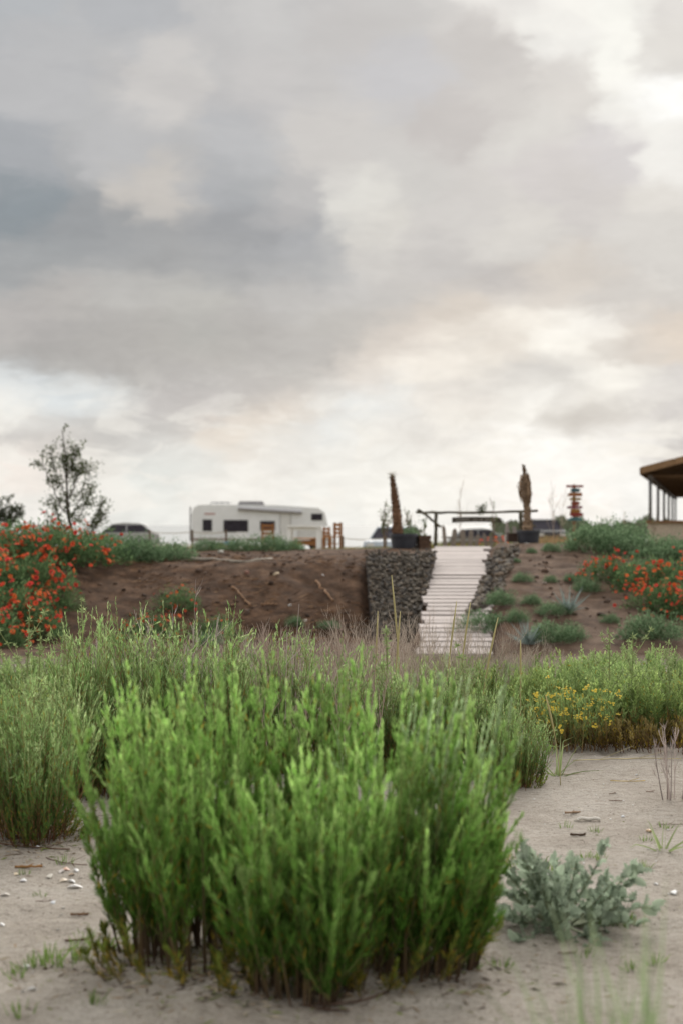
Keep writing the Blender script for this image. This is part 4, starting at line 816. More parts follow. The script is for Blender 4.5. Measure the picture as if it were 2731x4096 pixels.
for k, (px, py, s_, c, lab) in enumerate([(1105, 2300, .055, (.50, .40, .28), 'pale sandy stone in the middle of the earth bank'), (990, 2295, .06, (.30, .17, .13), 'reddish flat stone on the earth bank'), (1293, 2303, .028, (.5, .48, .46), 'small white stone on the right part of the earth bank'), (1160, 2425, .035, (.55, .53, .5), 'white stone low on the earth bank'), (1222, 2485, .035, (.5, .44, .38), 'pale stone at the foot of the earth bank'), (870, 2242, .035, (.42, .32, .24), 'pale stone under the driftwood log'), (885, 2213, .07, (.42, .40, .35), 'flat grey stone above the driftwood log'), (968, 2230, .03, (.4, .33, .26), 'small tan stone beside the driftwood log'), (2177, 2335, .045, (.33, .27, .23), 'brown stone on the right earth slope'), (2710, 2330, .04, (.3, .25, .2), 'stone among the right red flowers')]):
    x, d, z = on_bank(px, py); b = Batch(); stone(b, np.zeros(3), s_, np.array(c), rs(k + 500), .6); tag(b.build('bank_stone', M_stone, loc=(x, d, z + s_ * .2)), lab, 'stone', 'loose stones on the banks')
n = 900; b = Batch(); xx = rng.uniform(-5.4, 8, n); dd = rng.uniform(19.5, 26.5, n); okc = (xx < walk_left(dd) - .9) | (xx > walk_left(dd) + 1.6)
for x_, d_ in zip(xx[okc], dd[okc]): stone(b, np.array([x_, d_, g1(x_, d_) + .005]), rng.uniform(.012, .045) * (1 if rng.uniform() < .9 else 1.6), np.array([.085, .056, .040]) * rng.uniform(.5, 1.6), rng, .7)
o = b.build('earth_clods', M_stone); o['kind'] = 'stuff'; o['label'] = 'brown earth clods strewn over both banks'; o['category'] = 'earth'
def log_between(name, lab, cat, p, r, colr, mt=None, sides=8, jit=.012, seed=0, group=None):
    rng = rs(seed + 900); p = np.asarray(p, float); t = np.linspace(0, 1, 12); q = np.stack([np.interp(t, np.linspace(0, 1, len(p)), p[:, k]) for k in range(3)], -1) + rng.normal(0, jit, (12, 3)); o0 = q[0].copy()
    b = Batch(); tubes(b, (q - o0)[None], r * rng.uniform(.8, 1.15, (1, 12)), np.asarray(colr) * rng.uniform(.8, 1.2, (1, 12, 1)), sides); return tag(b.build(name, mt or M_wood, loc=tuple(o0), smooth=True), lab, cat, group)
pts = [np.array(on_bank(px, py)) + [0, -.03, .02] for px, py in ((775, 2237), (850, 2243), (930, 2250), (1010, 2247), (1090, 2240))]
log_between('driftwood_log', 'long grey driftwood log lying along the top edge of the earth bank', 'log', pts, .032, (.27, .235, .19))
for k, (a, c, lab) in enumerate([((935, 2350), (1005, 2430), 'brown stick slanting down the earth bank'), ((1265, 2330), (1335, 2410), 'brown stick near the rubble wall on the bank'), ((1045, 2425), (1105, 2425), 'short flat stick low on the earth bank')]):
    log_between('bank_stick', lab, 'stick', [np.array(on_bank(*a)) + [0, -.02, .03], np.array(on_bank(*c)) + [0, -.02, .03]], .016, (.24, .14, .08), seed=k)

# ------------------------------------------------------------------ palms in pots
def pot(loc, rt, rbm, h, lab):
    b = Batch(); lathe(b, [(0.001, 0), (rbm, 0), (rbm * 1.02, .02), (rt * .96, h - .06), (rt * 1.03, h - .055), (rt * 1.04, h), (rt * .94, h), (rt * .90, h - .07), (0.001, h - .075)], (1, 1, 1), 32)
    o = thing('plant_pot', lab, 'plant pot', loc); b.build('shell', M_plastic, o, smooth=False); s_ = Batch(); lathe(s_, [(0.001, h - .05), (rt * .91, h - .06)], (.07, .05, .035), 24); s_.build('soil', M_stone, o); return o
d = 27.3; zb = Z(2197, d); pot((X(1613, d), d, zb), .265, .215, .30, 'wide dark plastic pot on the left rubble wall holding the slim palm trunk')
def palm(loc, path, radii, colr, lab, seed, tuft_n, tuft_l, shag=None):
    rng = rs(seed); o = thing('palm_trunk', lab, 'palm', loc); b = Batch(); path = np.asarray(path, float); K = 40; t = np.linspace(0, 1, K); q = np.stack([np.interp(t, np.linspace(0, 1, len(path)), path[:, k]) for k in range(3)], -1); r = np.interp(t, np.linspace(0, 1, len(radii)), radii) * (1 + .10 * np.sin(t * 95) + rng.normal(0, .05, K))
    tubes(b, q[None], r[None], np.asarray(colr) * (1 + .35 * np.sin(t * 95 + 1))[None, :, None] * rng.uniform(.8, 1.2, (1, K, 1)), 14)
    n = 500; i = rng.uniform(0.02, .98, n); P, D = sample_path(q[None], np.zeros(n, int), i); S_ = nrm(rng.normal(size=(n, 3)) * [1, 1, .1]); rr = np.interp(i, t, r); leaves(b, P + S_ * rr[:, None] * .95, nrm(S_ * .45 + np.array([0, 0, .8])), rng.uniform(.03, .07, n), .022, np.asarray(colr) * rng.uniform(.5, 1.5, (n, 1)), rng)
    b.build('trunk', M_bark, o); f = Batch(); top = q[-1]; a = rng.uniform(0, 6.28, tuft_n); e = rng.uniform(-.5, 1.2, tuft_n); D = np.stack([np.cos(a) * np.cos(e), np.sin(a) * np.cos(e), np.sin(e)], -1); leaves(f, np.repeat(top[None], tuft_n, 0), D, tuft_l * rng.uniform(.5, 1.1, tuft_n), .012, np.array([.22, .17, .09]) * rng.uniform(.6, 1.3, (tuft_n, 1)), rng, fold=.4)
    if shag: shag(f, q, t, rng)
    f.build('frond', M_stem, o); return o
zp = zb + .24
palm((X(1590, d), d, zp), [(0, 0, 0), (-.02, 0, .35), (-.06, 0, .75), (-.115, 0, 1.16)], [.10, .085, .06, .028], (.20, .115, .07), 'slim tapering brown palm trunk with hardly any leaves, leaning left', 41, 44, .13)
d2 = 27.6; zb2 = Z(2172, d2); pot((X(2112, d2), d2, zb2), .225, .19, .25, 'dark plastic pot on the right earth mound holding the shaggy dead palm')
def shaggy(f, q, t, rng):
    n = 130; i = rng.uniform(.50, .80, n) ; k = (i * 39).astype(int); a = rng.uniform(0, 6.28, n); S_ = np.stack([np.cos(a), np.sin(a), 0 * a], -1)
    P0 = q[k] + S_ * .02; mid = P0 + S_ * (rng.uniform(.015, .055, n) * (1 + 1.5 * (S_[:, 0] < 0) * np.sin(np.clip((i - .5) / .3, 0, 1) * 3.1)))[:, None] + np.array([0, 0, .05]); e1 = mid + S_ * rng.uniform(-.03, .02, n)[:, None] - np.array([0, 0, 1]) * rng.uniform(.15, .36, n)[:, None]
    tubes(f, np.stack([P0, mid, (mid + e1) / 2 + S_ * .03, e1], 1), np.array([.004, .008, .010, .004])[None], np.array([.30, .205, .13]) * rng.uniform(.5, 1.3, (n, 1)), 3)
palm((X(2107, d2), d2, zb2 + .2), [(0, 0, 0), (.0, 0, .35), (-.01, 0, .75), (-.04, 0, 1.08), (-.08, 0, 1.30)], [.105, .058, .06, .03, .006], (.27, .19, .125), 'shaggy dead palm trunk with drooping dry fronds on the right mound', 42, 10, .06, shaggy)
# crate and tub beside the pots
def crate(loc, s_, colr, lab, rz=0, tilt=0):
    o = thing('planter_box', lab, 'planter', loc, rz); o.rotation_euler = (0, tilt, rz); b = Batch(); w, dp, h = s_
    for sx in (-1, 1): 
        for k in range(3): box(b, (sx * (w / 2 - .012), 0, h * (k + .5) / 3), (.024, dp, h / 3 - .01), np.array(colr) * (1 + .15 * (k - 1)))
    for sy in (-1, 1):
        for k in range(3): box(b, (0, sy * (dp / 2 - .012), h * (k + .5) / 3), (w - .05, .024, h / 3 - .01), np.array(colr) * (1 - .1 * (k - 1)))
    box(b, (0, 0, .015), (w - .05, dp - .05, .03), np.array(colr) * .8); b.build('box_board', M_wood, o); so = Batch(); box(so, (0, 0, h * .42), (w - .055, dp - .055, h * .75), (.05, .035, .025)); so.build('soil', M_stone, o)
crate((X(1692, d), d + .1, zb), (.24, .24, .27), (.10, .06, .04), 'dark brown wooden planter box right beside the slim palm pot', .3)
crate((X(2050, d2), d2 + .1, Z(2168, d2)), (.20, .2, .18), (.07, .045, .035), 'dark brown wooden box left beside the shaggy palm pot', .1)
green_mound(1640, 28.0, .26, 'round green plant behind the slim palm pot', 0, 1.6, 'potted_shrub', None, .12)

# sparse saplings
def sapling(seed, h, n_main, colr, leafn, leafc, tilt=.5, r=.006, ls=(.03, .06)):
    rng = rs(seed); b = twig_mesh(seed, n_main, .03, .03, h, tilt, colr=colr, r=r, nb=5, depth=2, bl=.38, len_var=(.6, 1.0)); F = Batch()
    if leafn:
        V = np.concatenate(b.v); P = V[rng.randint(len(V) // 4, len(V), leafn)]; leaves(F, P, nrm(rng.normal(size=(leafn, 3)) + [0, 0, .4]), rng.uniform(*ls, leafn), ls[1] * .45, np.asarray(leafc) * rng.uniform(.6, 1.4, (leafn, 1)), rng)
    return b, F
for k, (px, py, d, zz, n, lf, lab) in enumerate([(1535, 1990, 29, 2140, 4, 130, 'sparse leafy sapling left of the slim palm'), (1840, 1890, 36, 2120, 2, 0, 'bare thin sapling rising behind the log gate'), (2222, 1890, 36, 2120, 3, 0, 'bare sapling between the shaggy palm and the colourful signpost'), (2478, 1990, 36, 2110, 1, 0, 'bare twig sapling between the signpost and the pavilion'), (1980, 1985, 32.8, 2120, 2, 40, 'short leafy sapling poking above the right of the log gate'), (1630, 2020, 30, 2130, 3, 60, 'thin leafy sapling right behind the slim palm'), (1685, 2050, 30, 2130, 2, 70, 'small dry leafy sapling behind the dark planter box'), (2610, 2010, 45, 2100, 1, 20, 'climbing twig by the corner column of the pavilion')]):
    x = X(px, d); z0 = g1(x, d); h = Z(py, d) - z0; b, F = sapling(400 + k, h, n, (.20, .15, .11) if lf else (.42, .34, .27), lf, (.12, .16, .06), .22, .008 if lf else .006, (.04, .07))
    o = thing('sapling', lab, 'sapling', (x, d, z0)); b.build('branch', M_stem, o)
    if lf: F.build('foliage', M_leaf, o)

# ------------------------------------------------------------------ the two small trees on the left
def tree(seed, loc, H, trunk, limbs, lab, nleaf, clr):
    rng = rs(seed); o = thing('small_tree', lab, 'tree', loc); T = Batch(); F = Batch(); trunk = np.asarray(trunk, float); K = 14; t = np.linspace(0, 1, K)
    q = np.stack([np.interp(t, np.linspace(0, 1, len(trunk)), trunk[:, k]) for k in range(3)], -1) * H; tubes(T, q[None], np.linspace(.05, .009, K)[None] * H / 2.6, (.075, .06, .045), 7)
    ends = [q[None]]
    for (t0, dx, dy, dz) in limbs:
        p0 = q[int(t0 * (K - 1))]; e = p0 + np.array([dx * .78, dy, dz]) * H; s_ = np.linspace(0, 1, 14)[:, None]; c = p0 * (1 - s_) + e * s_ + np.array([0, 0, -.05 * H]) * np.sin(s_ * 3.14) + rng.normal(0, .008 * H, (14, 3)); ends.append(c[None]); tubes(T, c[None], np.linspace(.022, .006, 14)[None] * H / 2.6, (.075, .06, .045), 5)
    for c in ends:
        m = 16; i = np.zeros(m, int); tt = rng.uniform(.3 if len(c) else .2, 1, m); P, D = sample_path(c, i, tt); d0 = off_axis(D, rng.uniform(.4, 1.2, m), rng); d0[:, 2] += .15; L = H * rng.uniform(.05, .15, m)[:, None]; tw = np.stack([P, P + d0 * L * .5, P + d0 * L + [0, 0, .02]], 1); tubes(T, tw, np.array([.006, .004, .002])[None] * H / 2.6, (.085, .068, .05), 4)
        j = np.repeat(np.arange(m), nleaf); P, D = sample_path(tw, j, rng.uniform(.1, 1, len(j))); P = P + rng.normal(0, .016 * H, P.shape); leaves(F, P, nrm(off_axis(D, rng.uniform(.3, 1.3, len(P)), rng)), rng.uniform(.05, .10, len(P)), .042, np.asarray(clr) * rng.uniform(.55, 1.4, (len(P), 1)), rng)
    T.build('trunk', M_stem, o); F.build('crown', M_leaf, o)
d = 35; x = X(298, d)
tree(3, (x, d, g1(x, d)), Z(1725, d) - g1(x, d), [(0, 0, 0), (-.01, 0, .12), (-.05, 0, .28), (-.06, 0, .5), (-.07, 0, .75), (-.10, 0, 1)],
     [(.12, -.26, .05, .22), (.2, .34, 0, .20), (.2, .33, .05, .32), (.3, -.20, .0, .22), (.35, .22, 0, .28), (.4, -.30, 0, .48), (.45, .24, -.05, .40), (.55, -.2, .05, .40), (.6, .16, 0, .32), (.7, -.02, .05, .22), (.75, .12, 0, .26)], 'leaning small tree with a sparse dark leafy crown above the left bank', 15, (.10, .12, .06))
d = 37; x = X(15, d)
tree(4, (x, d, g1(x, d)), Z(1985, d) - g1(x, d), [(0, 0, 0), (.02, 0, .3), (.08, 0, .6), (.12, 0, 1)], [(.3, .25, 0, .55), (.4, -.25, 0, .5), (.4, .38, .05, .42), (.5, -.1, 0, .45), (.35, -.42, 0, .35)], 'small leafy tree cut by the left picture edge', 14, (.085, .10, .06))

# ------------------------------------------------------------------ vehicles on the lower ground behind
def camper():
    d = 74.0; z0 = -0.05 ; x0 = X(775, d); L = X(1313, d) - x0; o = thing('camper_van', 'cream white camper van with dark windows parked behind the left bank', 'camper', (x0, d, z0)); h = Z(2020, d) - z0
    cr = (.83, .845, .85); zt = h
    b = Batch(); prism(b, [(.05, .45), (.02, zt - .55), (.10, zt - .18), (.35, zt - .02), (1.0, zt), (4.4, zt - .03), (6.5, zt - .17), (6.85, zt - .42), (7.0, zt - 1.08), (6.9, zt - 1.12), (5.5, zt - 1.05), (5.35, .45)], -1.05, 1.05, cr); b.build('body', M_paint, o)
    b = Batch(); prism(b, [(5.35, .40), (5.36, zt - 1.07), (5.75, zt - 1.08), (6.25, 1.15), (7.15, .95), (7.25, .45)], -.95, .95, (.72, .72, .70)); b.build('cab', M_paint, o)
    def win(xa, xb, za, zb_, fr=.05):
        b = Batch(); box(b, ((xa + xb) / 2, -1.052, (za + zb_) / 2), (xb - xa, .03, zb_ - za), (.05, .048, .05)); w = b.build('window_frame', M_paint, o)
        b = Batch(); box(b, ((xa + xb) / 2, -1.07, (za + zb_) / 2), (xb - xa - 2 * fr, .012, zb_ - za - 2 * fr), (1, 1, 1)); b.build('pane', M_glass, w)
    s = d / FPX
    for a, c, e, f in ((820, 857, 2078, 2124), (902, 999, 2080, 2128), (1046, 1105, 2084, 2121), (1247, 1292, 2055, 2082)): win(X(a, d) - x0, X(c, d) - x0, Z(f, d) - z0, Z(e, d) - z0)
    b = Batch(); box(b, (X(1146, d) - x0, -1.053, 1.25), (.52, .03, 1.65), (.74, .74, .72)); dr = b.build('door', M_paint, o); b = Batch(); 
    for (cx, cz, w, hh) in ((0, .83, .56, .03), (-.27, 0, .025, 1.66), (.27, 0, .025, 1.66)): box(b, (X(1146, d) - x0 + cx, -1.071, 1.25 + cz), (w, .02, hh), (.30, .29, .28))
    b.build('door_seal', M_paint, dr)
    b = Batch(); tubes(b, [[(X(960, d) - x0, -1.13, zt - .2), (X(1210, d) - x0, -1.13, zt - .4)]], np.full((1, 2), .09), (.36, .35, .36), 10); b.build('awning', M_paint, o)
    b = Batch(); box(b, (X(1008, d) - x0, 0, zt + .09), (1.4, 1.2, .2), (.22, .21, .21), taper=.85); b.build('roof_box', M_paint, o)
    b = Batch(); r0 = X(850, d) - x0
    for k in range(2): tubes(b, [[(r0, -.7 + 1.4 * k, zt + .12), (r0 + .95, -.7 + 1.4 * k, zt + .12)]], np.full((1, 2), .025), (.3, .3, .3), 5)
    for k in range(4): tubes(b, [[(r0 + .3 * k, -.7, zt + .12), (r0 + .3 * k, .7, zt + .12)]], np.full((1, 2), .02), (.3, .3, .3), 5); tubes(b, [[(r0 + .3 * k, -.7, zt - .1), (r0 + .3 * k, -.7, zt + .12)]], np.full((1, 2), .02), (.3, .3, .3), 5)
    b.build('roof_rack', M_paint, o)
    b = Batch()
    for k in range(6): tubes(b, [[(-.10, -.75, .6 + k * .28), (-.10, -.3, .6 + k * .28)]], np.full((1, 2), .02), (.2, .19, .19), 5)
    for y in (-.75, -.3): tubes(b, [[(-.10, y, .5), (-.10, y, zt - .1)]], np.full((1, 2), .022), (.2, .19, .19), 5)
    b.build('ladder', M_paint, o)
    b = Batch(); box(b, (2.6, -1.056, .62), (5.2, .012, .10), (.30, .22, .20)); box(b, (.95, -1.056, zt - .47), (.55, .012, .07), (.45, .22, .20)); b.build('stripe', M_paint, o)
    for xx in (1.35, 6.35):
        for y in (-.9, .9):
            b = Batch(); lathe(b, [(.01, -.1), (.33, -.1), (.35, -.06), (.35, .06), (.33, .1), (.01, .1)], (1, 1, 1), 20); me = b.mesh('wheel', M_rubber); w = link('wheel', me, o, (xx, y, .36)); w.rotation_euler = (R(90), 0, 0)
camper()
def car(loc, rz, colr, lab, sc_=1.0, pm=None):
    pm = pm or M_paint
    o = thing('parked_car', lab, 'car', loc, rz, 'cars parked behind the bank', sc_); b = Batch(); L = 4.1; v = []
    prof = [(-2.05, .35, .55), (-2.0, .75, .95), (-1.1, .85, .98), (-.9, .9, .98), (1.5, .92, .98), (1.98, .8, .9), (2.05, .35, .6)]
    prism(b, [(-2.05, .32), (-2.08, .62), (-1.9, .82), (-1.0, .93), (1.55, .96), (2.0, .86), (2.06, .4), (1.9, .26), (-1.9, .26)], -.84, .84, colr); b.build('body', pm, o)
    b = Batch(); xs = [(-1.0, .93), (-.35, 1.42), (.1, 1.48), (1.0, 1.45), (1.6, .95)]
    prism(b, [(-.40, 1.40), (.08, 1.46), (1.0, 1.43), (1.12, 1.38), (-.48, 1.34)], -.62, .62, colr); rf = b.build('roof', pm, o)
    b = Batch(); n = len(xs); lo = [(-1.0, -.78, .935), (1.6, -.78, .955), (1.12, -.62, 1.36), (-.44, -.62, 1.34)]; v = np.array(lo + [(x, -y, z) for x, y, z in lo]); b.add(v, [[0, 1, 2, 3], [5, 4, 7, 6], [4, 0, 3, 7], [1, 5, 6, 2]], (1, 1, 1)); b.build('window', M_glass, o)
    for sy in (-1, 1):
        for (xa, xb) in ((-1.02, -.46), (.28, .30), (1.62, 1.12)): b = Batch(); tubes(b, [[(xa, sy * .785, .94), (xb, sy * .625, 1.37)]], np.full((1, 2), .035), colr, 5); b.build('pillar', pm, o)
    for xx in (-1.3, 1.3):
        for y in (-.78, .78):
            b = Batch(); lathe(b, [(.01, -.09), (.28, -.09), (.31, -.05), (.31, .05), (.28, .09), (.01, .09)], (1, 1, 1), 18); w = link('wheel', b.mesh('wheel', M_rubber), o, (xx, y, .31)); w.rotation_euler = (R(90), 0, 0)
    for sy in (-.55, .55): b = Batch(); box(b, (-2.03, sy, .68), (.12, .3, .13), (.7, .7, .68)); b.build('headlight', M_paint, o)
    return o
d = 76; car((X(490, d), d, Z(2090, d) - 1.47), R(4), (.42, .42, .42), 'pale grey car with dark windows, only its upper half showing above the left bushes')
d = 58; car((X(1580, d), d, Z(2105, d) - 1.42), R(75), (.30, .33, .36), 'silver car half hidden behind the slim palm and its pot')
car((X(1925, 86), 86, Z(2112, 86) - 1.47), R(180), (.30, .31, .31), 'pale car parked behind the grey picket fence and log gate')
car((X(2168, 82), 82, Z(2074, 82) - 1.70), R(95), (.13, .13, .14), 'dark car shape standing in for an unidentified dark oval right of the shaggy palm trunk', 1.15, M_rubber)  # car model added in place of an unidentified dark oval shape

# ------------------------------------------------------------------ table, chairs, fence, gate, signs
def wood_chair(loc, rz, lab, sc_=1.0, colr=(.30, .14, .055), H=.95):
    o = thing('wooden_chair', lab, 'chair', loc, rz, 'wooden chairs by the white table', sc_); c = np.array(colr)
    b = Batch(); box(b, (0, 0, .45), (.46, .46, .04), c * 1.1); b.build('seat', M_wood, o)
    for sx in (-1, 1):
        b = Batch(); box(b, (sx * .2, -.2, .215), (.07, .07, .43), c); b.build('leg', M_wood, o)
        b = Batch(); box(b, (sx * .2, .215, H / 2), (.075, .07, H), c * .9); b.build('leg', M_wood, o)
    b = Batch()
    for z in (.58, .72, .87): box(b, (0, .215, z), (.35, .04, .095), c)
    b.build('backrest', M_wood, o); 
    for sx in (-.2, .2): b = Batch(); box(b, (sx, 0, .2), (.03, .36, .03), c); b.build('stretcher', M_wood, o)
    return o
d = 45.0; gz = lambda x, dd: g1(x, dd)
def white_table():
    xa, xb = X(1150, d), X(1288, d); zb_ = gz(0, d); zt = Z(2100, d); o = thing('white_table', 'white painted table with thick board legs at the top of the bank', 'table', ((xa + xb) / 2, d, zb_)); h = zt - zb_; w = xb - xa; wc = (.88, .88, .87)
    b = Batch(); box(b, (0, 0, h - .03), (w, .8, .06), wc); b.build('tabletop', M_paint, o)
    for sx in (-1, 1):
        for sy in (-1, 1): b = Batch(); box(b, (sx * (w / 2 - .09) + sy * .02, sy * .3, (h - .07) / 2), (.13, .09, h - .07), wc); b.build('leg', M_paint, o)
    b = Batch()
    for sy in (-1, 1): box(b, (0, sy * .3, h - .12), (w - .34, .04, .11), wc)
    b.build('apron', M_paint, o)
white_table()
wood_chair((X(1330, 46), 46, gz(0, 46)), R(-58), 'ladder backed wooden chair standing right of the white table', .92)
wood_chair((X(1290, 47), 47, gz(0, 47)), R(-55), 'wooden chair tucked behind the right end of the white table', .78)
wood_chair((X(1075, 47.5), 47.5, gz(0, 47)), R(10), 'wooden chair in front of the camper window, behind green plants', .90)
bnx = X(1225, 46.6); o = thing('wooden_bench', 'orange brown wooden bench seen between the white table legs', 'bench', (bnx, 46.6, gz(0, 46.6))); b = Batch()
for k in range(3): box(b, (0, -.14 + .14 * k, .36), (1.15, .12, .04), (.52, .25, .10))
b.build('seat', M_wood, o); b = Batch(); box(b, (0, -.1, .22), (1.1, .05, .16), (.36, .17, .07)); b.build('apron', M_wood, o)
for sx in (-1, 1): b = Batch(); box(b, (sx * .5, 0, .17), (.07, .34, .34), (.33, .16, .07)); b.build('leg', M_wood, o)
# white slatted chair
dd_ = 47; o = thing('slatted_chair', 'white slatted garden chair in front of the camper windows', 'chair', (X(967, dd_), dd_, gz(0, dd_)), 0, None, .62); wc = (.74, .73, .72); b = Batch()
for k in range(7): box(b, (-.24 + .08 * k, .2, .62), (.05, .025, .55), wc)
box(b, (0, .2, .91), (.56, .03, .06), wc); b.build('backrest', M_paint, o); b = Batch(); box(b, (0, 0, .40), (.54, .46, .04), wc); b.build('seat', M_paint, o)
for sx in (-1, 1):
    for sy in (-1, 1): b = Batch(); box(b, (sx * .25, sy * .2, .19), (.05, .05, .38), wc); b.build('leg', M_paint, o)
    b = Batch(); box(b, (sx * .29, 0, .60), (.06, .5, .035), wc); b.build('armrest', M_paint, o)
b = Batch(); lathe(b, [(.001, 0), (.14, 0), (.17, .16), (.18, .17), (.16, .17), (.13, .02), (.001, .02)], (.10, .32, .55), 20); tag(b.build('plastic_tub', M_paint, loc=(X(920, 40), 40, Z(2190, 40)), smooth=False), 'small blue plastic tub among the green plants before the camper', 'tub')
# rope fence: a post is a part, the rope another
def rope_fence(pp, ztop, dz, lab, r=.012):
    o = thing('rope_fence', lab, 'fence', tuple(pp[0])); o0 = np.array(pp[0]); tops = []
    for q in pp: b = Batch(); h = ztop; tubes(b, [[(0, 0, 0), (0.01, 0, h / 2), (0, 0, h)]], np.full((1, 3), .035), (.17, .13, .10), 7); b.build('post', M_wood, o, loc=tuple(np.array(q) - o0)); tops.append(np.array(q) - o0 + [0, 0, h - .06])
    b = Batch()
    for a, c in zip(tops[:-1], tops[1:]):
        t = np.linspace(0, 1, 10)[:, None]; tubes(b, (a * (1 - t) + c * t - np.array([0, 0, dz]) * (1 - (2 * t - 1) ** 2))[None], np.full((1, 10), r), (.42, .36, .27), 6)
    b.build('rope', M_stem, o)
dr = 42; rope_fence([(X(px, dr), dr, g1(0, dr) - .02) for px in (1370, 1540, 1690)], .42, .05, 'low rope fence between the wooden chair and the slim palm')
rope_fence([(X(px, dr), dr, g1(0, dr) - .02) for px in (600, 770, 905)], .60, .04, 'low rope fence in front of the rear of the camper')

# log gate with hanging board
dg = 33.0; gx = X(1905, dg); gz0 = g1(gx, dg); o = thing('log_gate', 'rustic log gateway spanning the top of the boardwalk', 'gateway', (gx, dg, gz0))
def lp(px, py, off=0): return (X(px, dg) - gx, off, Z(py, dg) - gz0)
def log_part(name, pts, r, sd):
    rng = rs(sd); p = np.array(pts, float); t = np.linspace(0, 1, 12); q = np.stack([np.interp(t, np.linspace(0, 1, len(p)), p[:, k]) for k in range(3)], -1) + rng.normal(0, .006, (12, 3)); b = Batch(); tubes(b, q[None], r * rng.uniform(.85, 1.15, (1, 12)), np.array([.085, .075, .05]) * rng.uniform(.7, 1.3, (1, 12, 1)), 8); b.build(name, M_wood, o, smooth=True)
log_part('crossbeam', [lp(1660, 2048), lp(1780, 2050), lp(1950, 2050), lp(2150, 2043)], .030, 1); log_part('brace', [lp(1668, 2036, -.05), lp(1720, 2075, -.05), lp(1762, 2108, -.05)], .028, 2)
log_part('post', [lp(1740, 2195), lp(1741, 2120), lp(1742, 2050)], .043, 3); log_part('post', [lp(2078, 2195), lp(2079, 2120), lp(2082, 2045)], .043, 4); log_part('brace', [lp(2140, 2110, -.04), lp(2085, 2062, -.04)], .018, 5)
bx = gx; o2 = thing('hanging_sign', 'dark curved wooden sign with pale lettering hanging from the log gateway', 'sign', (X(1903, dg), dg - .06, Z(2081, dg))); b = Batch(); t = np.linspace(-1, 1, 9); w = 98 / FPX * dg; up = [(x * w, .065 + .015 * (1 - x * x) - .012 * (x > .9)) for x in t]; dn = [(x * w, -.06 + .02 * (1 - x * x)) for x in t[::-1]]
prism(b, (up + dn)[::-1], -.012, .012, (.075, .065, .055)); b.build('board', M_wood, o2); b = Batch(); rng = rs(4); xx = -w * .78
while xx < w * .8:
    cw = rng.uniform(.025, .045)
    if rng.uniform() > .12:
        zc = .012 * (1 - (xx / w) ** 2); box(b, (xx - cw * .28, -.015, zc), (.010, .006, .05), (.45, .43, .40)); box(b, (xx + cw * .05, -.015, zc + rng.choice([-.018, .0, .018])), (cw * .55, .006, .010), (.45, .43, .40))
    xx += cw + .012
b.build('lettering', M_paint, o2); b = Batch()
for px in (1840, 1965): tubes(b, [[(X(px, dg) - X(1903, dg), 0, .05), (X(px, dg) - X(1903, dg), .05, (2081 - 2050) / FPX * dg)]], np.full((1, 2), .005), (.2, .17, .12), 5)
b.build('hanger', M_stem, o2)
# leafy vine clumps on the beam
rng = rs(71); b = Batch(); n = 150; c0 = np.array([[X(1918, dg), dg, Z(2040, dg)], [X(1930, dg), dg, Z(2032, dg)], [X(1690, dg), dg, Z(2080, dg)], [X(1972, dg), dg, Z(2092, dg)]]); cc = c0[rng.choice(4, n, p=[.4, .3, .1, .2])] + rng.normal(0, .045, (n, 3)); o0 = c0[0]
leaves(b, cc - o0, nrm(rng.normal(size=(n, 3))), rng.uniform(.04, .08, n), .035, np.array([.07, .09, .035]) * rng.uniform(.6, 1.4, (n, 1)), rng); tag(b.build('climbing_vine', M_leaf, loc=tuple(o0)), 'dark leafy climber tufts growing on the gateway beam', 'vine')
# grey picket fence of driftwood boards
dp = 34.5; fx = X(1870, dp); fz = g1(fx, dp); o = thing('picket_fence', 'uneven fence of grey weathered driftwood pickets behind the boardwalk top', 'fence', (fx, dp, fz)); rng = rs(73)
for px, top, lean, wd in [(1776, 2098, -.25, .10), (1812, 2112, .28, .13), (1850, 2114, -.05, .12), (1880, 2118, .1, .12), (1905, 2135, .30, .09), (1940, 2130, -.35, .09), (1962, 2128, .05, .10), (1998, 2140, .1, .08)]:
    h = Z(top, dp) - fz; x0 = X(px, dp) - fx; b = Batch(); prism(b, [(x0 - wd / 2 - lean * .1, 0), (x0 + wd / 2 - lean * .1, 0), (x0 + wd / 2 * .9 + lean * .1, h * .86), (x0 + lean * .13, h), (x0 - wd / 2 * .8 + lean * .1, h * .9)], -.015, .015, np.array([.26, .22, .19]) * rng.uniform(.75, 1.25)); b.build('picket', M_wood, o)
b = Batch()
for za, zb_ in ((.30, .26), (.16, .20)): tubes(b, [[(X(1765, dp) - fx, .04, za), (X(1890, dp) - fx, .04, (za + zb_) / 2), (X(2010, dp) - fx, .04, zb_)]], np.full((1, 3), .02), (.17, .14, .11), 6)
b.build('rail', M_wood, o)
# grey driftwood chair-like boards by the right pot
dq = 29.0; o = thing('driftwood_bench', 'grey driftwood seat with leaning back board left of the shaggy palm', 'seat', (X(2035, dq), dq, Z(2186, dq))); g = (.33, .29, .27)
b = Batch(); prism(b, [(-.12, .0), (-.05, .0), (-.06, .30), (.0, .28), (-.045, .50), (-.075, .51)], -.09, -.05, g); prism(b, [(.09, .0), (.14, 0), (.14, .4), (.06, .41)], -.03, .02, np.array(g) * .9); b.build('back_board', M_wood, o)
b = Batch(); box(b, (.03, -.04, .26), (.22, .26, .03), np.array(g) * .85); b.build('seat', M_wood, o); b = Batch(); box(b, (-.085, -.14, .12), (.045, .045, .24), (.42, .39, .37)); b.build('leg', M_wood, o); b = Batch(); box(b, (.12, -.14, .12), (.045, .045, .24), (.36, .33, .31)); b.build('leg', M_wood, o)

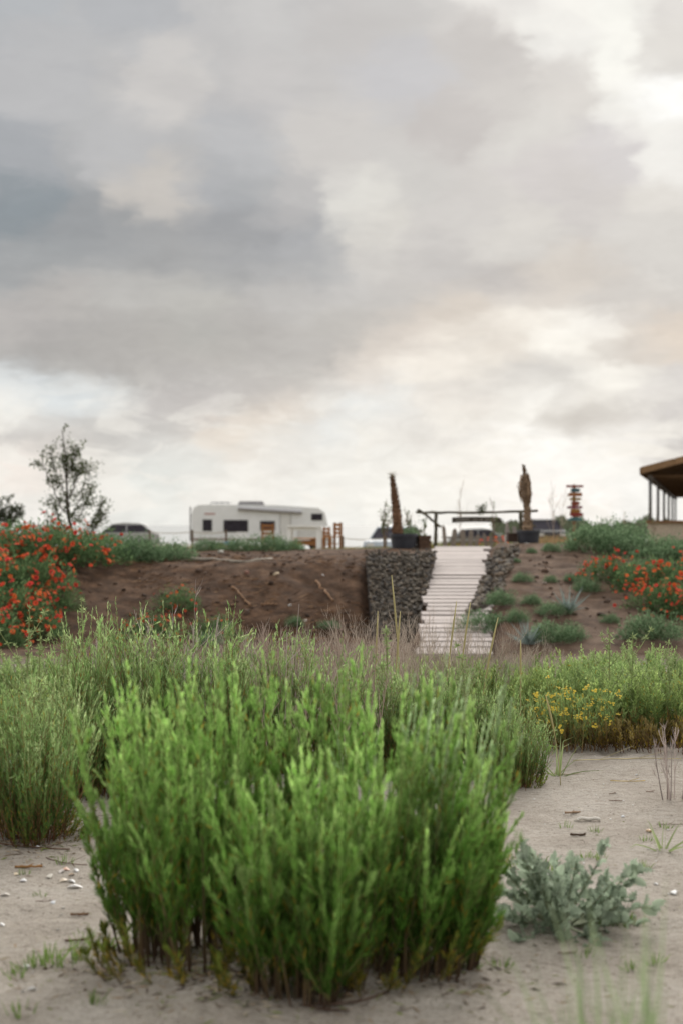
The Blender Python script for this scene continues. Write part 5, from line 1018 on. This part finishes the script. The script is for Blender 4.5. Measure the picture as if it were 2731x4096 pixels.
# colourful direction post
dS = 45.0; sx = X(2295, dS); o = thing('direction_post', 'wooden post stacked with colourful pointed direction boards', 'signpost', (sx, dS, g1(sx, dS))); zb_ = g1(sx, dS)
b = Batch(); tubes(b, [[(0, .04, 0), (0, .04, 1), (0, .04, Z(1938, dS) - zb_)]], np.full((1, 3), .05), (.24, .15, .09), 8); b.build('post', M_wood, o, smooth=True)
cols = [(.40, .055, .05), (.05, .22, .29), (.55, .24, .12), (.42, .25, .05), (.36, .07, .05), (.30, .05, .12), (.50, .24, .06), (.42, .05, .06), (.05, .30, .36)]
spec_ = [(2262, 2330, 1945, 7, 0), (2280, 2320, 1961, 12, 1), (2268, 2325, 1978, 12, -1), (2275, 2325, 1996, 8, 1), (2282, 2318, 2014, 14, 1), (2264, 2326, 2029, 8, -1), (2278, 2322, 2043, 12, 1), (2276, 2332, 2058, 12, 1), (2270, 2326, 2076, 10, -1)]
for (xa, xb, y, hh, pt), c in zip(spec_, cols):
    a_, b_ = X(xa, dS) - sx, X(xb, dS) - sx; z = Z(y, dS) - zb_; h2 = hh / FPX * dS * .63; c = (np.array(c) * .65 + np.array([.20, .11, .06]) * .35) * .72; tip = .07
    pts = [(a_, z - h2), (b_ - (tip if pt > 0 else 0), z - h2), (b_, z if pt > 0 else z - h2 * .0), (b_ - (tip if pt > 0 else 0), z + h2), (a_ + (tip if pt < 0 else 0), z + h2), (a_ - (0 if pt >= 0 else .0), z if pt < 0 else z + h2 * .2)]
    b = Batch(); prism(b, pts, -.055, -.02, c); b.build('direction_board', M_wood, o)

# ------------------------------------------------------------------ pavilion
def pavilion():
    d0 = 55.0; ex = X(2590, d0); sl = .2575; o = thing('pavilion', 'brown roofed open pavilion with a row of grey columns at the right edge', 'pavilion', (ex, d0, 0.3)); Lg = 46.0
    ax = np.array([sl, 1, 0]); ax /= np.linalg.norm(ax); rt = np.array([ax[1], -ax[0], 0]); rt = np.array([1., 0, 0])
    def pt(u, v, z): return ax * u + rt * v + np.array([0, 0, z - .3])
    def slab(b, c8, colr): b.add(c8, [[0, 3, 2, 1], [4, 5, 6, 7], [0, 1, 5, 4], [1, 2, 6, 5], [2, 3, 7, 6], [3, 0, 4, 7]], colr)
    def beam(b, u0, u1, v0, v1, z0, z1, colr): slab(b, [pt(u0, v0, z0), pt(u0, v1, z0), pt(u1, v1, z0), pt(u1, v0, z0), pt(u0, v0, z1), pt(u0, v1, z1), pt(u1, v1, z1), pt(u1, v0, z1)], colr)
    ze = Z(1898, d0); th = .22; rise = .26
    b = Batch(); v0, v1, v2 = -.28, 6, 12.3
    for (va, vb, za, zc) in ((v0, v1, ze, ze + rise * 6.3), (v1, v2, ze + rise * 6.3, ze)):
        slab(b, [pt(-.6, va, za), pt(-.6, vb, zc), pt(Lg, vb, zc), pt(Lg, va, za), pt(-.6, va, za + th), pt(-.6, vb, zc + th), pt(Lg, vb, zc + th), pt(Lg, va, za + th)], (.115, .07, .04))
    b.build('roof', M_roof, o)
    b = Batch()
    for v, z in ((-.30, ze - .02),): beam(b, -.62, Lg, v, v + .06, z, z + .26, (.17, .105, .06))
    for k in range(5):
        va = v0 + .02 + k * 1.3; z = ze + rise * (va - v0); slab(b, [pt(-.66, va, z), pt(-.66, va + 1.28, z + rise * 1.28), pt(-.60, va + 1.28, z + rise * 1.28), pt(-.60, va, z), pt(-.66, va, z + th + .04), pt(-.66, va + 1.28, z + rise * 1.28 + th + .04), pt(-.60, va + 1.28, z + rise * 1.28 + th + .04), pt(-.60, va, z + th + .04)], np.array([.27, .165, .09]) * (1 + .12 * (k % 2)))
    b.build('fascia', M_wood, o)
    b = Batch()
    for k in range(14): beam(b, .3 + k * 3.2, .45 + k * 3.2, .05, 6, ze - .10, ze - .0, (.15, .09, .05))
    beam(b, -.3, Lg, .0, .16, ze - .16, ze - .03, (.17, .15, .14)); b.build('rafter', M_wood, o)
    zr = Z(2082, d0)
    for k in range(6):
        b = Batch(); u = .1 + k * 8.8; c = pt(u, .08, 0); tubes(b, [[(c[0], c[1], zr - .3), (c[0], c[1], ze - .46)]], np.full((1, 2), .065), (.17, .17, .17), 10); b.build('column', M_paint, o, smooth=True)
        b = Batch(); tubes(b, [[(c[0], c[1], ze - .47), (c[0], c[1], ze - .455)]], np.full((1, 2), .12), (.34, .33, .34), 10); b.build('capital', M_paint, o)
    b = Batch(); beam(b, -.2, Lg, -.08, .24, zr - .10, zr, (.23, .125, .065)); beam(b, -.2, .1, .26, 9, zr - .10, zr, (.23, .125, .065)); b.build('rail', M_wood, o)
    b = Batch(); beam(b, -.12, Lg, -.02, .2, .25, zr - .10, (.50, .42, .33)); beam(b, -.12, .05, .22, 9, .25, zr - .10, (.50, .42, .33)); b.build('wall', M_stone, o)
    b = Batch(); beam(b, 0.06, Lg, .22, 12, .2, .36, (.2, .15, .1)); b.build('floor', M_wood, o)
pavilion()

# ------------------------------------------------------------------ meadow grass on top, far shore
def meadow(name, lab, boxes, pal_, wd=.012):
    rng = rs(len(name)); b = Batch()
    for (pa, pb, da, db, h, n) in boxes:
        dd = rng.uniform(da, db, n); xx = X(rng.uniform(pa, pb, n), dd); P = np.stack([xx, dd, ground(xx, dd) - .02], -1); D = nrm(np.stack([rng.normal(0, .25, n), rng.normal(0, .25, n), np.ones(n)], -1)); leaves(b, P, D, h * rng.uniform(.5, 1.1, n), wd * dd / 35, np.array(pal_)[rng.randint(0, len(pal_), n)] * rng.uniform(.7, 1.3, (n, 1)), rng, mid=.3)
    o = b.build(name, M_leaf); o['kind'] = 'stuff'; o['label'] = lab; o['category'] = 'grass'
meadow('meadow_grass', 'green and dry meadow grass on top of the bank behind the gateway', [(1700, 2080, 35.5, 42, .28, 2600), (1370, 1560, 28.6, 31, .10, 500), (1250, 1420, 44, 48, .12, 400), (500, 1200, 30, 44, .22, 1500)], [(.14, .17, .06), (.22, .20, .08), (.10, .15, .05), (.30, .16, .07)])
meadow('dry_grass', 'brown dry grass on the ground behind the shaggy palm', [(2130, 2360, 34, 42, .42, 3000), (2360, 2640, 38, 50, .3, 1200)], [(.30, .22, .12), (.24, .19, .10), (.17, .15, .07), (.36, .20, .11)])
meadow('bank_grass', 'low green growth along the foot of the bank behind the shrubs', [(-200, 2900, 11, 17, .26, 9000)], [(.13, .18, .07), (.20, .22, .10), (.22, .18, .13), (.10, .14, .06)], .02)
# poppies in the meadow behind the gateway
for k in range(40):
    dd_ = rngf.uniform(35, 41); px = rngf.uniform(1900, 2030) if k < 28 else rngf.uniform(2130, 2300); x = X(px, dd_); f = link('meadow_flower', ME_red[k % 2], None, (x, dd_, g1(x, dd_) + rngf.uniform(.12, .34))); tag(f, 'small red flower in the meadow behind the gateway', 'flower', 'red flowers in the meadow'); f.rotation_euler = (rngf.uniform(.2, .9), 0, rngf.uniform(-.5, .5)); f.scale = (1.2,) * 3
rng = rs(88); n = 9000; b = Batch(); pxs = rng.uniform(1980, 3100, n); dd = rng.uniform(230, 330, n); hgt = (2.0 + .9 * np.sin(pxs * .02) + .6 * np.sin(pxs * .071)); P = np.stack([X(pxs, dd), dd, -.6 + hgt * rng.uniform(0, 1, n) ** .8], -1); leaves(b, P, nrm(rng.normal(size=(n, 3)) + [0, 0, .3]), .9, .5, np.array([.10, .115, .07]) * rng.uniform(.6, 1.3, (n, 1)), rng); o = b.build('far_trees', M_leaf); o['kind'] = 'stuff'; o['label'] = 'low dark tree line on the far shore'; o['category'] = 'trees'
